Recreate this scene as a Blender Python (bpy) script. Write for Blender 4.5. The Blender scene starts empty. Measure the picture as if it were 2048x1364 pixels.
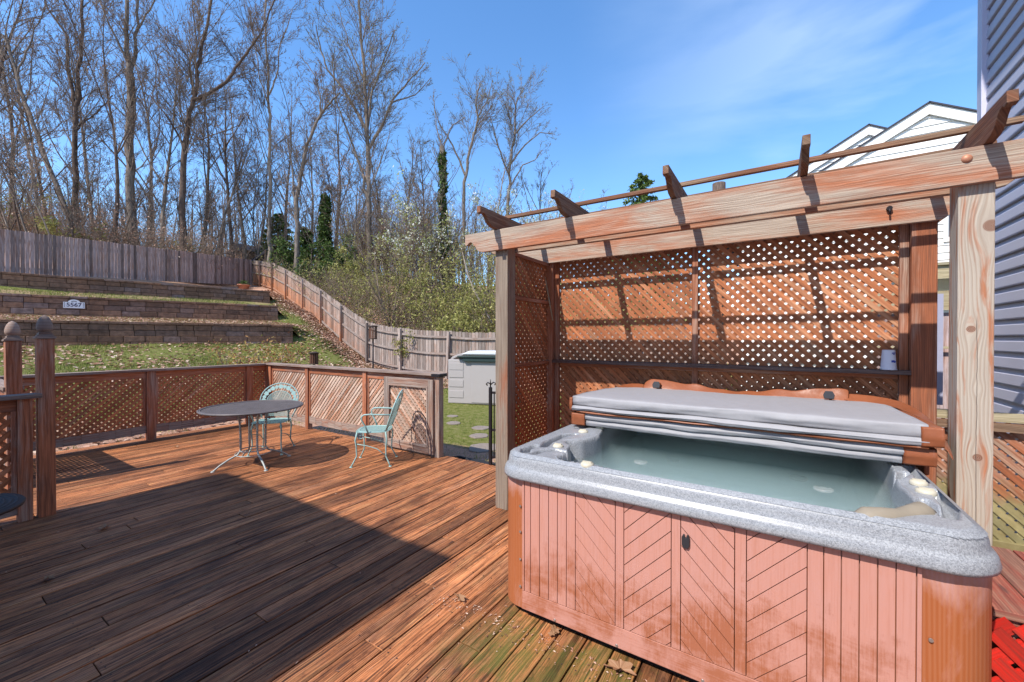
import bpy, math, random
import numpy as np
from mathutils import Vector, Matrix, noise
R = math.radians
random.seed(7); rng = np.random.default_rng(7)
S = bpy.context.scene
col = S.collection

# ------------------------------------------------------------------ camera
cam = bpy.data.objects.new('camera', bpy.data.cameras.new('camera'))
col.objects.link(cam); S.camera = cam
CX, CY, CH, YAW, PIT, FPX = 2.2744, -3.2488, 1.6295, 32.681, -0.378, 822.7
cam.location = (CX, CY, CH)
cam.rotation_euler = (R(90 + PIT), 0, R(YAW))
cam.data.sensor_width = 36; cam.data.lens = FPX / 2048 * 36
cam.data.clip_start = 0.05; cam.data.clip_end = 900

# ------------------------------------------------------------------ light
SUN = Vector((.245, 1, -1.24)).normalized()
EL = math.asin(-SUN.z)
w = bpy.data.worlds.new('World'); S.world = w; w.use_nodes = True
nt = w.node_tree; N = nt.nodes; L = nt.links; N.clear()
out = N.new('ShaderNodeOutputWorld'); bg = N.new('ShaderNodeBackground')
sky = N.new('ShaderNodeTexSky'); sky.sky_type = 'NISHITA'; sky.sun_disc = False
sky.sun_elevation = EL; sky.sun_rotation = math.atan2(-SUN.x, -SUN.y)
sky.altitude = 300; sky.air_density = 1.0; sky.dust_density = .15; sky.ozone_density = 3.0
bg.inputs['Strength'].default_value = .15
tc = N.new('ShaderNodeTexCoord'); mp = N.new('ShaderNodeMapping')
mp.inputs['Rotation'].default_value = (R(14), R(-10), R(-22)); mp.inputs['Scale'].default_value = (1.2, 1.5, 4.6)
n1 = N.new('ShaderNodeTexNoise'); n1.inputs['Scale'].default_value = 1.35; n1.inputs['Detail'].default_value = 7
n1.inputs['Roughness'].default_value = .5; n1.inputs['Distortion'].default_value = .25
rp = N.new('ShaderNodeValToRGB'); rp.color_ramp.elements[0].position = .47; rp.color_ramp.elements[1].position = .66
rp.color_ramp.elements[0].color = (0, 0, 0, 1); rp.color_ramp.elements[1].color = (.60, .60, .60, 1)
sx = N.new('ShaderNodeSeparateXYZ')
mr = N.new('ShaderNodeMapRange'); mr.inputs[1].default_value = -.35; mr.inputs[2].default_value = .55
mm = N.new('ShaderNodeMath'); mm.operation = 'MULTIPLY'
mx = N.new('ShaderNodeMixRGB'); mx.inputs[2].default_value = (5.4, 6.3, 7.6, 1)
hs = N.new('ShaderNodeHueSaturation'); hs.inputs['Saturation'].default_value = 1.17; hs.inputs['Value'].default_value = 1.36
L.new(tc.outputs['Generated'], mp.inputs[0]); L.new(mp.outputs[0], n1.inputs[0]); L.new(n1.outputs[0], rp.inputs[0])
L.new(tc.outputs['Generated'], sx.inputs[0]); L.new(sx.outputs[0], mr.inputs[0])
L.new(rp.outputs[0], mm.inputs[0]); L.new(mr.outputs[0], mm.inputs[1])
L.new(sky.outputs[0], hs.inputs['Color']); L.new(hs.outputs[0], mx.inputs[1]); L.new(mm.outputs[0], mx.inputs[0]); L.new(mx.outputs[0], bg.inputs[0]); L.new(bg.outputs[0], out.inputs[0])
sl = bpy.data.lights.new('sun', 'SUN'); sl.energy = 4.6; sl.angle = R(.53); sl.color = (1, .945, .87)
so = bpy.data.objects.new('sun', sl); col.objects.link(so)
so.rotation_euler = SUN.to_track_quat('-Z', 'Y').to_euler(); so.location = (-5, -20, 30)
S.view_settings.view_transform = 'Standard'; S.view_settings.look = 'None'
S.view_settings.exposure = .60; S.view_settings.gamma = 1
S.cycles.max_bounces = 6; S.cycles.diffuse_bounces = 3; S.cycles.transparent_max_bounces = 12
S.cycles.volume_bounces = 4; S.cycles.use_denoising = True

# ------------------------------------------------------------------ projection helpers used to measure the place
_y, _t = R(YAW), R(PIT)
FW = np.array([-math.sin(_y), math.cos(_y), 0]); RT = np.array([math.cos(_y), math.sin(_y), 0]); UP = np.array([0, 0, 1.])
F3 = FW * math.cos(_t) + UP * math.sin(_t); U3 = UP * math.cos(_t) - FW * math.sin(_t); C3 = np.array([CX, CY, CH])
def ud(x, y, d):
    return C3 + d * (F3 + RT * (x - 1024) / FPX - U3 * (y - 682) / FPX)

# ------------------------------------------------------------------ materials
class NT:
    def __init__(s, name):
        s.m = bpy.data.materials.new(name); s.m.use_nodes = True
        s.t = s.m.node_tree; s.t.nodes.clear()
        s.o = s.t.nodes.new('ShaderNodeOutputMaterial')
    def n(s, typ, ins=None, **kw):
        nd = s.t.nodes.new('ShaderNode' + typ)
        for k, v in kw.items(): setattr(nd, k, v)
        if ins:
            for k, v in ins.items():
                if isinstance(v, bpy.types.NodeSocket): s.t.links.new(v, nd.inputs[k])
                else:
                    if isinstance(v, tuple) and len(v) == 3 and nd.inputs[k].type == 'RGBA': v = v + (1,)
                    nd.inputs[k].default_value = v
        return nd
    def ramp(s, fac, stops, interp='LINEAR'):
        r = s.n('ValToRGB', {0: fac}); e = r.color_ramp.elements; r.color_ramp.interpolation = interp
        while len(e) < len(stops): e.new(.5)
        for i, (p, c) in enumerate(stops):
            e[i].position = p; e[i].color = (c + (1,)) if isinstance(c, tuple) else (c, c, c, 1)
        return r.outputs[0]
    def mix(s, f, a, b, mode='MIX'):
        r = s.n('MixRGB', {0: f, 1: a, 2: b}, blend_type=mode); return r.outputs[0]
    def math(s, op, a, b=0.0, clamp=False):
        r = s.n('Math', {0: a, 1: b}, operation=op); r.use_clamp = clamp; return r.outputs[0]
    def noise(s, vec, scale=5, det=4, rough=.55, dist=0.0):
        return s.n('TexNoise', {'Vector': vec, 'Scale': scale, 'Detail': det, 'Roughness': rough, 'Distortion': dist}).outputs[0]
    def mapping(s, vec, sc=(1, 1, 1), rot=(0, 0, 0), loc=(0, 0, 0)):
        return s.n('Mapping', {0: vec, 'Scale': sc, 'Rotation': rot, 'Location': loc}).outputs[0]
    def bump(s, h, st=.4, d=.01):
        return s.n('Bump', {'Height': h, 'Strength': st, 'Distance': d}).outputs[0]
    def done(s, color, rough=.7, normal=None, metal=0., spec=.3, **extra):
        ins = {'Base Color': color, 'Roughness': rough, 'Metallic': metal, 'Specular IOR Level': spec}
        ins.update(extra)
        if normal is not None: ins['Normal'] = normal
        b = s.n('BsdfPrincipled', ins); s.t.links.new(b.outputs[0], s.o.inputs[0]); return s.m

def plain(name, c, rough=.6, metal=0., nscale=20, amt=.15, bump=.1, spec=.3):
    t = NT(name); o = t.n('TexCoord').outputs['Object']
    nz = t.noise(o, nscale, 5)
    cc = t.mix(t.math('MULTIPLY', nz, amt * 2), c, tuple(x * .55 for x in c))
    return t.done(cc, rough, t.bump(nz, bump, .004), metal, spec)

def wood(name, stain, gray, dark, stain_amt=.5, rings=.5, fine=60., bump=.5, tonevar=.5, green=None, patch=1.0, rough=.75, crack=.5, light=None, streak=0.0):
    t = NT(name); uv = t.n('UVMap').outputs[0]
    tone = t.n('Attribute', attribute_name='tone').outputs['Fac']
    geo = t.n('TexCoord').outputs['Object']
    wob = t.noise(t.mapping(uv, (1.6, 5, 1)), 1.0, 3)
    wv = t.n('VectorMath', {0: uv, 1: t.n('CombineXYZ', {1: t.math('MULTIPLY', t.math('SUBTRACT', wob, .5), .05)}).outputs[0]}, operation='ADD').outputs[0]
    grain = t.noise(t.mapping(wv, (2.2, fine, 1)), 1.0, 6, .6)
    ring = t.n('TexWave', {'Vector': t.mapping(wv, (.22, 17, 1)), 'Scale': 1.6, 'Distortion': 5.5, 'Detail': 2.0, 'Detail Scale': .6}, wave_type='BANDS', bands_direction='Y').outputs['Fac']
    pat = t.noise(t.mapping(uv, (1.3 * patch, 7 * patch, 1)), 1.0, 5, .65, .4)
    pat2 = t.noise(t.mapping(uv, (2.6 * patch, 14 * patch, 1), loc=(31, 7, 0)), 1.0, 5, .7)
    thr = .5 + (stain_amt - .5) * .42
    sfac = t.ramp(t.math('ADD', t.math('MULTIPLY', pat, .72), t.math('MULTIPLY', grain, .28)), [(max(0, thr - .07), 1.0), (min(1, thr + .07), 0.0)])
    base = t.mix(sfac, gray, stain)
    if light: base = t.mix(t.math('MULTIPLY', t.ramp(pat2, [(.5, 0.), (.7, 1.)]), .6), base, light)
    c = t.mix(t.math('MULTIPLY', t.ramp(ring, [(.25, 1.), (.75, 0.)]), rings), base, t.mix(1.0, base, (.52, .45, .42, 1), 'MULTIPLY'))
    if streak:
        sn = t.noise(t.mapping(wv, (.7, 26, 1), loc=(3, 9, 0)), 1.0, 5, .75)
        c = t.mix(t.math('MULTIPLY', t.ramp(sn, [(.36, 1.), (.47, 0.)]), streak), c, dark)
        s2 = t.noise(t.mapping(wv, (1.6, 150, 1), loc=(5, 2, 0)), 1.0, 4, .7)
        c = t.mix(t.math('MULTIPLY', t.ramp(s2, [(.40, 1.), (.49, 0.)]), streak * .75), c, dark)
        s4 = t.noise(t.mapping(wv, (.9, 62, 1), loc=(2, 6, 0)), 1.0, 5, .7)
        c = t.mix(t.math('MULTIPLY', t.ramp(s4, [(.38, 1.), (.46, 0.)]), streak * .8), c, dark)
        w3 = t.noise(t.mapping(uv, (11, 24, 1), loc=(1, 8, 0)), 1.0, 5, .7)
        c = t.mix(t.math('MULTIPLY', t.ramp(w3, [(.34, 1.), (.46, 0.)]), streak * .55), c, tuple(x * 2.2 for x in dark))
        c = t.mix(t.math('MULTIPLY', t.ramp(w3, [(.60, 0.), (.72, 1.)]), streak * .35), c, (.52, .33, .22, 1))
        gp = t.noise(t.mapping(geo, (2.2, .55, 1)), 1.0, 6, .65, .3)
        c = t.mix(t.math('MULTIPLY', t.ramp(gp, [(.36, 1.), (.50, 0.)]), streak * .8), c, tuple(x * 1.3 for x in dark))
    c = t.mix(t.math('MULTIPLY', t.ramp(grain, [(.36, 1.), (.6, 0.)]), .62), c, dark)
    c = t.mix(t.math('MULTIPLY', t.ramp(pat2, [(.27, 1.), (.45, 0.)]), crack), c, dark)
    kn = t.n('TexVoronoi', {'Vector': t.mapping(uv, (1.3, 6, 1), loc=(4, 4, 0)), 'Scale': 1.0}).outputs['Distance']
    c = t.mix(t.math('MULTIPLY', t.ramp(kn, [(.045, 1.), (.075, 0.)]), .75), c, tuple(x * .9 + .01 for x in dark))
    if green: c = green(t, c, geo)
    v = t.math('ADD', t.math('MULTIPLY', tone, tonevar), 1 - tonevar * .5)
    c = t.mix(1.0, c, t.n('CombineXYZ', {0: v, 1: v, 2: v}).outputs[0], 'MULTIPLY')
    h = t.math('ADD', t.math('MULTIPLY', grain, 1.0), t.math('MULTIPLY', ring, .3 * rings))
    return t.done(c, rough, t.bump(h, bump, .006), 0, .25)

def algae(t, c, geo):
    sp = t.n('SeparateXYZ', {0: geo}); nz = t.noise(geo, 3.0, 6, .7)
    dx = t.math('ABSOLUTE', t.math('SUBTRACT', sp.outputs[1], -1.42)); 
    # damp strip along the tub's front edge
    f = t.n('MapRange', {0: t.math('ADD', dx, t.math('MULTIPLY', t.math('SUBTRACT', nz, .5), 1.4)), 1: .13, 2: .36, 3: .7, 4: 0.}).outputs[0]
    g = t.n('MapRange', {0: sp.outputs[0], 1: .72, 2: 1.0, 3: 0., 4: 1.}).outputs[0]
    n3 = t.ramp(t.noise(t.mapping(geo, (9, 2.5, 1)), 2.0, 6, .75), [(.35, .25), (.6, 1.)])
    return t.mix(t.math('MULTIPLY', t.math('MULTIPLY', f, g), n3), c, (.085, .105, .02))

M = {}
M['deck'] = wood('deck_wood', (.58, .215, .082), (.45, .195, .095), (.030, .011, .006), .62, .3, 75, 1.2, .9, algae, 1.0, .62, .8, (.55, .30, .125), streak=.95)
M['rail'] = wood('rail_wood', (.44, .15, .068), (.40, .26, .195), (.07, .032, .022), .62, .3, 60, .5, .35, rough=.7, crack=.35)
M['railgray'] = wood('rail_gray_wood', (.38, .17, .10), (.37, .29, .24), (.09, .055, .045), .35, .3, 60, .5, .35, crack=.35)
M['cap'] = wood('cap_wood', (.24, .115, .075), (.27, .205, .17), (.07, .05, .045), .3, .3, 60, .5, .35, crack=.5)
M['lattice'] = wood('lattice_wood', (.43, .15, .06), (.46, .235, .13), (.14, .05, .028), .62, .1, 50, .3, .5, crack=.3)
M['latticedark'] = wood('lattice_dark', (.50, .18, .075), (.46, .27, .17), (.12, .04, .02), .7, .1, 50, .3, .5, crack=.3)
M['beam'] = wood('beam_wood', (.42, .145, .066), (.41, .335, .265), (.14, .09, .065), .44, .22, 130, .6, .25, patch=.8, crack=.22)
M['postw'] = wood('post_wood', (.33, .115, .055), (.27, .215, .165), (.10, .065, .045), .42, .35, 90, .55, .25, patch=.6, crack=.2)
M['postred'] = wood('post_red_wood', (.37, .125, .058), (.38, .27, .21), (.12, .055, .035), .62, .35, 60, .5, .25, patch=.7, crack=.2)
M['rafter'] = wood('rafter_wood', (.25, .095, .045), (.26, .17, .11), (.06, .035, .025), .5, .4, 60, .6, .3, crack=.5)
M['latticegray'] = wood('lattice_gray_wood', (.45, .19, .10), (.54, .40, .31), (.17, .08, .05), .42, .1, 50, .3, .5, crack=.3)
M['shelf'] = wood('shelf_wood', (.14, .065, .045), (.14, .10, .09), (.03, .02, .02), .4, .3, 60, .4, .3, crack=.8)
M['fenceb'] = wood('fence_wood', (.30, .175, .13), (.32, .25, .24), (.10, .065, .06), .4, .15, 40, .4, 1.1, crack=.5, light=(.42, .34, .36))
def clay(t, c, geo):
    at = t.n('Attribute', attribute_name='wear').outputs['Fac']
    f = t.math('MULTIPLY', t.math('ADD', at, t.math('MULTIPLY', t.math('SUBTRACT', t.noise(geo, 3, 4), .5), .6)), 1.0, True)
    return t.mix(t.math('MULTIPLY', f, .85), c, (.42, .135, .035))
M['fencec'] = wood('fence_clay_wood', (.27, .17, .125), (.33, .27, .235), (.11, .075, .06), .35, .15, 40, .4, .7, clay, crack=.4, light=(.42, .36, .32))
M['redwood'] = wood('red_painted_wood', (.56, .02, .012), (.40, .05, .03), (.12, .035, .025), .74, .15, 40, .3, .4, crack=.25, rough=.45)
M['redworn'] = wood('worn_red_wood', (.33, .05, .03), (.24, .12, .085), (.07, .03, .025), .45, .3, 50, .5, .4, crack=.5)
def mossy(t, c, geo):
    z = t.n('SeparateXYZ', {0: geo}).outputs[2]
    f = t.n('MapRange', {0: t.math('ADD', z, t.math('MULTIPLY', t.math('SUBTRACT', t.noise(geo, 5, 4), .5), .5)), 1: .62, 2: .48, 3: 0., 4: 1.}).outputs[0]
    return t.mix(t.math('MULTIPLY', f, .85), c, t.mix(t.noise(geo, 20, 4), (.14, .13, .05), (.36, .34, .17)))
M['greenlat'] = wood('mossy_lattice_wood', (.42, .13, .055), (.38, .27, .2), (.09, .05, .03), .55, .1, 40, .4, .5, mossy, crack=.3, patch=.6)
M['palewood'] = wood('pale_lumber', (.40, .33, .20), (.42, .37, .25), (.17, .14, .08), .5, .3, 50, .4, .3, crack=.2)
M['ply'] = wood('hut_wood', (.35, .17, .06), (.2, .13, .1), (.05, .03, .02), .5)
M['metalgreen'] = plain('aqua_painted_metal', (.31, .47, .44), .45, .0, 60, .35, .15)
M['tablemetal'] = plain('dark_grey_metal', (.17, .145, .14), .5, .2, 8, .6, .1)
M['legmetal'] = plain('worn_pale_metal', (.42, .44, .42), .5, .2, 60, .6, .2)
M['black'] = plain('black_iron', (.025, .02, .022), .5, .4)
M['bronze'] = plain('dark_bronze_metal', (.06, .038, .03), .6, .1, 50, .4, .2)
M['siding'] = plain('grey_vinyl_siding', (.47, .46, .54), .5, 0, 3, .06, .03)
M['trim'] = plain('grey_vinyl_trim', (.52, .51, .62), .5, 0, 3, .05, .02)
M['whitesiding'] = plain('white_vinyl_siding', (.74, .72, .68), .5, 0, 3, .04, .02)
M['shingle'] = plain('dark_shingles', (.055, .055, .07), .9, 0, 30, .4, .3)
M['soffit'] = plain('off_white_trim', (.62, .63, .66), .6, 0, 3, .05, .02)  # off-white base colour for the eaves and roof edge
M['window'] = plain('window_glass', (.10, .12, .15), .08, 0, 3, .05, .0, .6)
M['beige'] = plain('beige_plastic', (.37, .335, .32), .55, 0, 5, .10, .15)
M['binlid'] = plain('green_black_plastic', (.028, .045, .042), .4, 0, 60, .1, .05)
M['binlidlight'] = plain('pale_lid_plastic', (.62, .64, .66), .4, 0, 60, .1, .05)
M['cover'] = plain('grey_cover_vinyl', (.305, .30, .315), .6, 0, 14, .2, .8)
M['brownvinyl'] = plain('tan_brown_vinyl', (.27, .085, .036), .38, 0, 25, .35, .5)
M['cream'] = plain('cream_plastic', (.50, .46, .36), .45, 0, 40, .15, .1)
M['pillow'] = plain('tan_pillow_foam', (.27, .23, .175), .6, 0, 30, .25, .2)
M['cup'] = plain('white_cup_plastic', (.68, .66, .70), .4, 0, 30, .08, .05)
M['blueink'] = plain('blue_ink', (.04, .07, .35), .5)
M['whitepaint'] = plain('white_plaque', (.75, .73, .74), .5, 0, 60, .1, .1)
M['ink'] = plain('dark_ink', (.06, .05, .09), .5)
M['torch'] = plain('brown_slats', (.17, .075, .045), .7, 0, 40, .5, .3)
M['terracotta'] = plain('terracotta', (.40, .17, .10), .8)
M['stone'] = plain('stepping_stone', (.27, .22, .19), .9, 0, 14, .5, .5)
M['mat'] = plain('black_rubber', (.02, .02, .022), .6)
M['pvc'] = plain('white_pvc', (.75, .76, .72), .35)
M['hose'] = plain('dark_green_hose', (.01, .04, .035), .3)
M['bolt'] = plain('rusty_bolt', (.45, .20, .12), .5, .2)
M['screw'] = plain('steel_screw', (.5, .45, .42), .35, .8)
M['nail'] = plain('rusted_nail', (.05, .03, .025), .7)
M['buckle'] = plain('black_buckle', (.03, .03, .035), .3)
M['greypanel'] = plain('grey_blue_board', (.34, .35, .46), .6)
M['darkground'] = plain('dark_soil', (.06, .045, .04), .95)  # dark brown soil below and around the deck edge

def knotty():
    t = NT('knotty_post_wood'); o = t.n('TexCoord').outputs['Object']; sp = t.n('SeparateXYZ', {0: o}); x, z = sp.outputs[0], sp.outputs[2]
    f = t.math('ADD', x, t.math('MULTIPLY', sp.outputs[1], .7)); core = None
    f = t.math('ADD', f, t.math('MULTIPLY', t.math('SUBTRACT', t.noise(t.mapping(o, (3, 3, .8)), 1.0, 3), .5), .07))
    for (kx, kz, r_, a) in ((1.645, 2.235, .035, .03), (1.572, 1.68, .02, .02), (1.60, .98, .022, .022), (1.60, 1.35, .01, -.03)):
        dx = t.math('SUBTRACT', x, kx); dz = t.math('SUBTRACT', z, kz)
        e = t.math('POWER', 2.718, t.math('MULTIPLY', t.math('ADD', t.math('POWER', t.math('DIVIDE', dx, r_ * 2.2), 2.0), t.math('POWER', t.math('DIVIDE', dz, r_ * 4.5), 2.0)), -1.0))
        f = t.math('SUBTRACT', f, t.math('MULTIPLY', t.math('MULTIPLY', dx, e), 1.1))
        if a > 0:
            d2 = t.math('SQRT', t.math('ADD', t.math('POWER', dx, 2.0), t.math('POWER', dz, 2.0)))
            m = t.n('MapRange', {0: d2, 1: r_ * .8, 2: r_, 3: 1., 4: 0.}).outputs[0]
            rg = t.math('SINE', t.math('MULTIPLY', d2, 900.)); kk = t.math('MULTIPLY', m, t.math('ADD', t.math('MULTIPLY', rg, .2), .75)); core = kk if core is None else t.math('MAXIMUM', core, kk)
    w_ = t.math('ADD', t.math('MULTIPLY', t.math('SINE', t.math('MULTIPLY', f, 400.)), .5), .5)
    gr = t.noise(t.mapping(t.n('CombineXYZ', {0: f, 1: sp.outputs[1], 2: z}).outputs[0], (160, 60, 2.5)), 1.0, 5, .65)
    p = t.noise(t.mapping(t.n('CombineXYZ', {0: f, 1: sp.outputs[1], 2: z}).outputs[0], (24, 12, 2.0)), 1.0, 5, .6, .5)
    c = t.mix(t.ramp(p, [(.52, 0.), (.64, 1.)]), (.42, .365, .30), (.38, .16, .085))
    c = t.mix(t.math('MULTIPLY', t.ramp(w_, [(.0, 1.), (.45, 0.)]), .36), c, (.24, .15, .10))
    c = t.mix(t.math('MULTIPLY', t.ramp(gr, [(.35, 1.), (.55, 0.)]), .3), c, (.2, .14, .11))
    c = t.mix(t.math('MULTIPLY', core, 1.0), c, (.17, .07, .04))
    cr = t.n('MapRange', {0: t.math('ABSOLUTE', t.math('ADD', t.math('SUBTRACT', x, 1.595), t.math('MULTIPLY', t.math('SUBTRACT', t.noise(t.mapping(o, (1, 1, 6)), 1., 3), .5), .012))), 1: .0012, 2: .0022, 3: .8, 4: 0.}).outputs[0]
    cz = t.n('MapRange', {0: z, 1: 1.75, 2: 1.7, 3: 0., 4: 1.}).outputs[0]
    c = t.mix(t.math('MULTIPLY', cr, cz), c, (.07, .05, .04))
    return t.done(c, .75, t.bump(t.math('ADD', gr, w_), .4, .004), 0, .25)
M['knotty'] = knotty()
def block_mat():
    t = NT('wall_block'); o = t.n('TexCoord').outputs['Object']; tone = t.n('Attribute', attribute_name='tone').outputs['Fac']
    nz = t.noise(o, 7, 6, .7); nz2 = t.noise(o, 30, 4, .7)
    c = t.ramp(tone, [(0, (.17, .098, .066)), (.3, (.30, .165, .105)), (.6, (.215, .135, .105)), (.8, (.38, .20, .12)), (1, (.25, .19, .18))])
    c = t.mix(t.math('MULTIPLY', t.ramp(nz, [(.35, 1.), (.65, 0.)]), .6), c, (.055, .034, .028))
    return t.done(c, .95, t.bump(t.math('ADD', nz2, nz), 1.0, .03), 0, .1)
M['block'] = block_mat()
def shell_mat():
    t = NT('speckled_acrylic'); o = t.n('TexCoord').outputs['Object']
    a = t.noise(o, 330, 2, .9); b = t.n('TexVoronoi', {'Vector': o, 'Scale': 280}).outputs['Color']
    sv = t.n('SeparateXYZ', {0: b}).outputs[0]
    c = t.ramp(t.math('ADD', t.math('MULTIPLY', sv, .6), t.math('MULTIPLY', a, .4)), [(.22, (.165, .172, .185)), (.38, (.225, .234, .25)), (.55, (.26, .27, .288)), (.74, (.315, .328, .345))])
    return t.done(c, .30, t.bump(a, .06, .001), 0, .42)
M['shell'] = shell_mat()
def panel_mat():
    t = NT('faded_tub_panel'); uv = t.n('UVMap').outputs[0]; o = t.n('TexCoord').outputs['Object']
    sp = t.n('SeparateXYZ', {0: o}); z = sp.outputs[2]
    g = t.noise(t.mapping(uv, (3, 110, 1)), 1, 5, .65)
    p = t.noise(t.mapping(o, (2.3, 2.3, 4.2)), 1.0, 7, .7, .4)
    p2 = t.noise(t.mapping(o, (9, 9, 3)), 1.0, 6, .8)
    hz = t.n('MapRange', {0: z, 1: .72, 2: .35, 3: -.22, 4: .02}).outputs[0]
    f = t.ramp(t.math('ADD', t.math('ADD', t.math('MULTIPLY', p, .62), t.math('MULTIPLY', p2, .38)), t.math('ADD', hz, t.math('MULTIPLY', t.math('SUBTRACT', g, .5), .30))), [(.445, 0.), (.57, 1.)])
    lx = t.n('MapRange', {0: sp.outputs[0], 1: 1.9, 2: 1.1, 3: 0., 4: .06}).outputs[0]
    c = t.mix(t.math('MULTIPLY', f, .85), t.mix(p2, (.48, .20, .135), (.46, .255, .225)), (.30, .09, .036))
    c = t.mix(t.math('MULTIPLY', t.ramp(g, [(.34, 1.), (.52, 0.)]), .34), c, (.36, .14, .085))
    return t.done(c, .5, t.bump(g, .25, .002), 0, .35)
M['panel'] = panel_mat()
def panelbrown():
    t = NT('brown_corner_panel'); uv = t.n('UVMap').outputs[0]; o = t.n('TexCoord').outputs['Object']
    sp = t.n('SeparateXYZ', {0: o}); z = sp.outputs[2]
    wb = t.noise(t.mapping(o, (3, 3, 1.2)), 1, 3)
    r = t.n('TexWave', {'Vector': t.mapping(o, (16, 16, .8)), 'Scale': 1.5, 'Distortion': 7., 'Detail': 2., 'Detail Scale': .7}, wave_type='BANDS', bands_direction='X').outputs['Fac']
    p = t.noise(t.mapping(o, (6, 6, 1.8)), 1.0, 6, .7, .5)
    top = t.n('MapRange', {0: z, 1: .66, 2: .80, 3: 0., 4: .3}).outputs[0]
    f = t.ramp(t.math('ADD', p, top), [(.56, 0.), (.86, 1.)])
    c = t.mix(f, (.31, .088, .028), (.46, .25, .215))
    c = t.mix(t.math('MULTIPLY', r, .30), c, (.44, .19, .10))
    return t.done(c, .4, t.bump(r, .15, .002), 0, .4)
M['corner'] = panelbrown()
def ground_mat():
    t = NT('lawn_soil'); o = t.n('TexCoord').outputs['Object']
    a = t.noise(o, .55, 6, .65); b = t.noise(o, 9, 6, .75); c0 = t.noise(o, 45, 4, .8)
    at = t.n('Attribute', attribute_name='litter').outputs['Fac']
    g = t.ramp(b, [(.3, (.06, .075, .018)), (.48, (.14, .155, .035)), (.6, (.21, .19, .075)), (.72, (.30, .24, .13))])
    l = t.ramp(c0, [(.3, (.26, .125, .08)), (.5, (.44, .26, .18)), (.7, (.58, .41, .31))])
    f = t.ramp(t.math('ADD', t.math('ADD', t.math('MULTIPLY', a, .5), t.math('MULTIPLY', b, .35)), t.math('SUBTRACT', at, .40)), [(.36, 0.), (.52, 1.)])
    return t.done(t.mix(f, g, l), .95, t.bump(c0, 1., .03), 0, .1)
M['ground'] = ground_mat()
def bark(name, c1, c2, sc=14):
    t = NT(name); o = t.n('TexCoord').outputs['Object']
    nz = t.noise(t.mapping(o, (1, 1, .22)), sc, 6, .7); n2 = t.noise(o, 1.3, 3)
    c = t.mix(t.ramp(nz, [(.35, 0.), (.62, 1.)]), c1, c2); c = t.mix(t.math('MULTIPLY', n2, .5), c, tuple(x * .6 for x in c1))
    return t.done(c, .9, t.bump(nz, .8, .03), 0, .1)
M['bark'] = bark('grey_brown_bark', (.105, .085, .073), (.26, .215, .18))
M['barkdark'] = bark('dark_bark', (.065, .045, .038), (.17, .125, .10))
M['barkpale'] = bark('pale_bark', (.20, .155, .12), (.38, .32, .27))
M['twig'] = bark('twig_bark', (.12, .095, .08), (.25, .205, .175), 3)
M['twigpale'] = bark('pale_twig_bark', (.18, .125, .09), (.34, .26, .20), 3)
def leaf(name, stops, tr=.35, rough=.6):
    t = NT(name); tone = t.n('Attribute', attribute_name='tone').outputs['Fac']
    c = t.ramp(tone, stops)
    d = t.n('BsdfPrincipled', {'Base Color': c, 'Roughness': rough, 'Specular IOR Level': .25}); tl = t.n('BsdfTranslucent', {0: c})
    mx_ = t.n('MixShader', {0: tr, 1: d.outputs[0], 2: tl.outputs[0]}); t.t.links.new(mx_.outputs[0], t.o.inputs[0]); return t.m
M['leafyg'] = leaf('yellow_green_leaves', [(0, (.11, .11, .03)), (.5, (.29, .28, .075)), (1, (.48, .44, .16))])
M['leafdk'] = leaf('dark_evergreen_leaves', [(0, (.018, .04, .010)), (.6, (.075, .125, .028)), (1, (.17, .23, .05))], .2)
M['leafivy'] = leaf('ivy_leaves', [(0, (.016, .03, .010)), (.6, (.06, .10, .022)), (1, (.14, .19, .045))], .2)
M['blossom'] = leaf('white_blossom', [(0, (.16, .20, .04)), (.45, (.36, .38, .12)), (.6, (.62, .62, .5)), (1, (.82, .82, .78))])
M['budred'] = leaf('spring_buds', [(0, (.13, .055, .04)), (.5, (.20, .11, .08)), (1, (.28, .20, .10))])
M['budgreen'] = leaf('green_buds', [(0, (.12, .12, .05)), (.5, (.20, .22, .09)), (1, (.30, .32, .15))])
M['deadleaf'] = leaf('dry_leaves', [(0, (.18, .085, .055)), (.35, (.36, .185, .12)), (.7, (.50, .31, .22)), (1, (.62, .48, .37))], .15)
M['grass'] = leaf('grass_blades', [(0, (.06, .085, .015)), (.4, (.15, .19, .03)), (.65, (.25, .27, .06)), (.85, (.34, .28, .13)), (1, (.42, .33, .2))], .3)
M['roseleaf'] = leaf('rose_leaves', [(0, (.20, .06, .03)), (.35, (.38, .17, .07)), (.6, (.30, .30, .07)), (1, (.45, .38, .12))])
M['oakleaf'] = leaf('brown_oak_leaf', [(0, (.16, .075, .04)), (.5, (.24, .12, .06)), (1, (.34, .2, .11))], .1)
M['pine'] = leaf('pine_needles', [(0, (.02, .05, .02)), (1, (.08, .13, .05))], .1)

def water_mat():
    t = NT('tub_water'); o = t.n('TexCoord').outputs['Object']
    bp = t.bump(t.noise(o, 3.0, 3, .5), .12, .02)
    lw = t.n('Fresnel', {'IOR': 1.33, 'Normal': bp}).outputs[0]
    tr = t.n('BsdfTransparent', {0: (1., 1., 1.)}); gl = t.n('BsdfGlossy', {'Color': (1., 1., 1.), 'Roughness': .02, 'Normal': bp})
    b = t.n('MixShader', {0: lw, 1: tr.outputs[0], 2: gl.outputs[0]}); t.t.links.new(b.outputs[0], t.o.inputs[0])
    v = t.n('VolumePrincipled', {'Color': (.44, .58, .60), 'Density': 2.1, 'Anisotropy': .0, 'Absorption Color': (.58, .82, .88)})
    t.t.links.new(v.outputs[0], t.o.inputs[1]); return t.m
M['water'] = water_mat()

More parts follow.
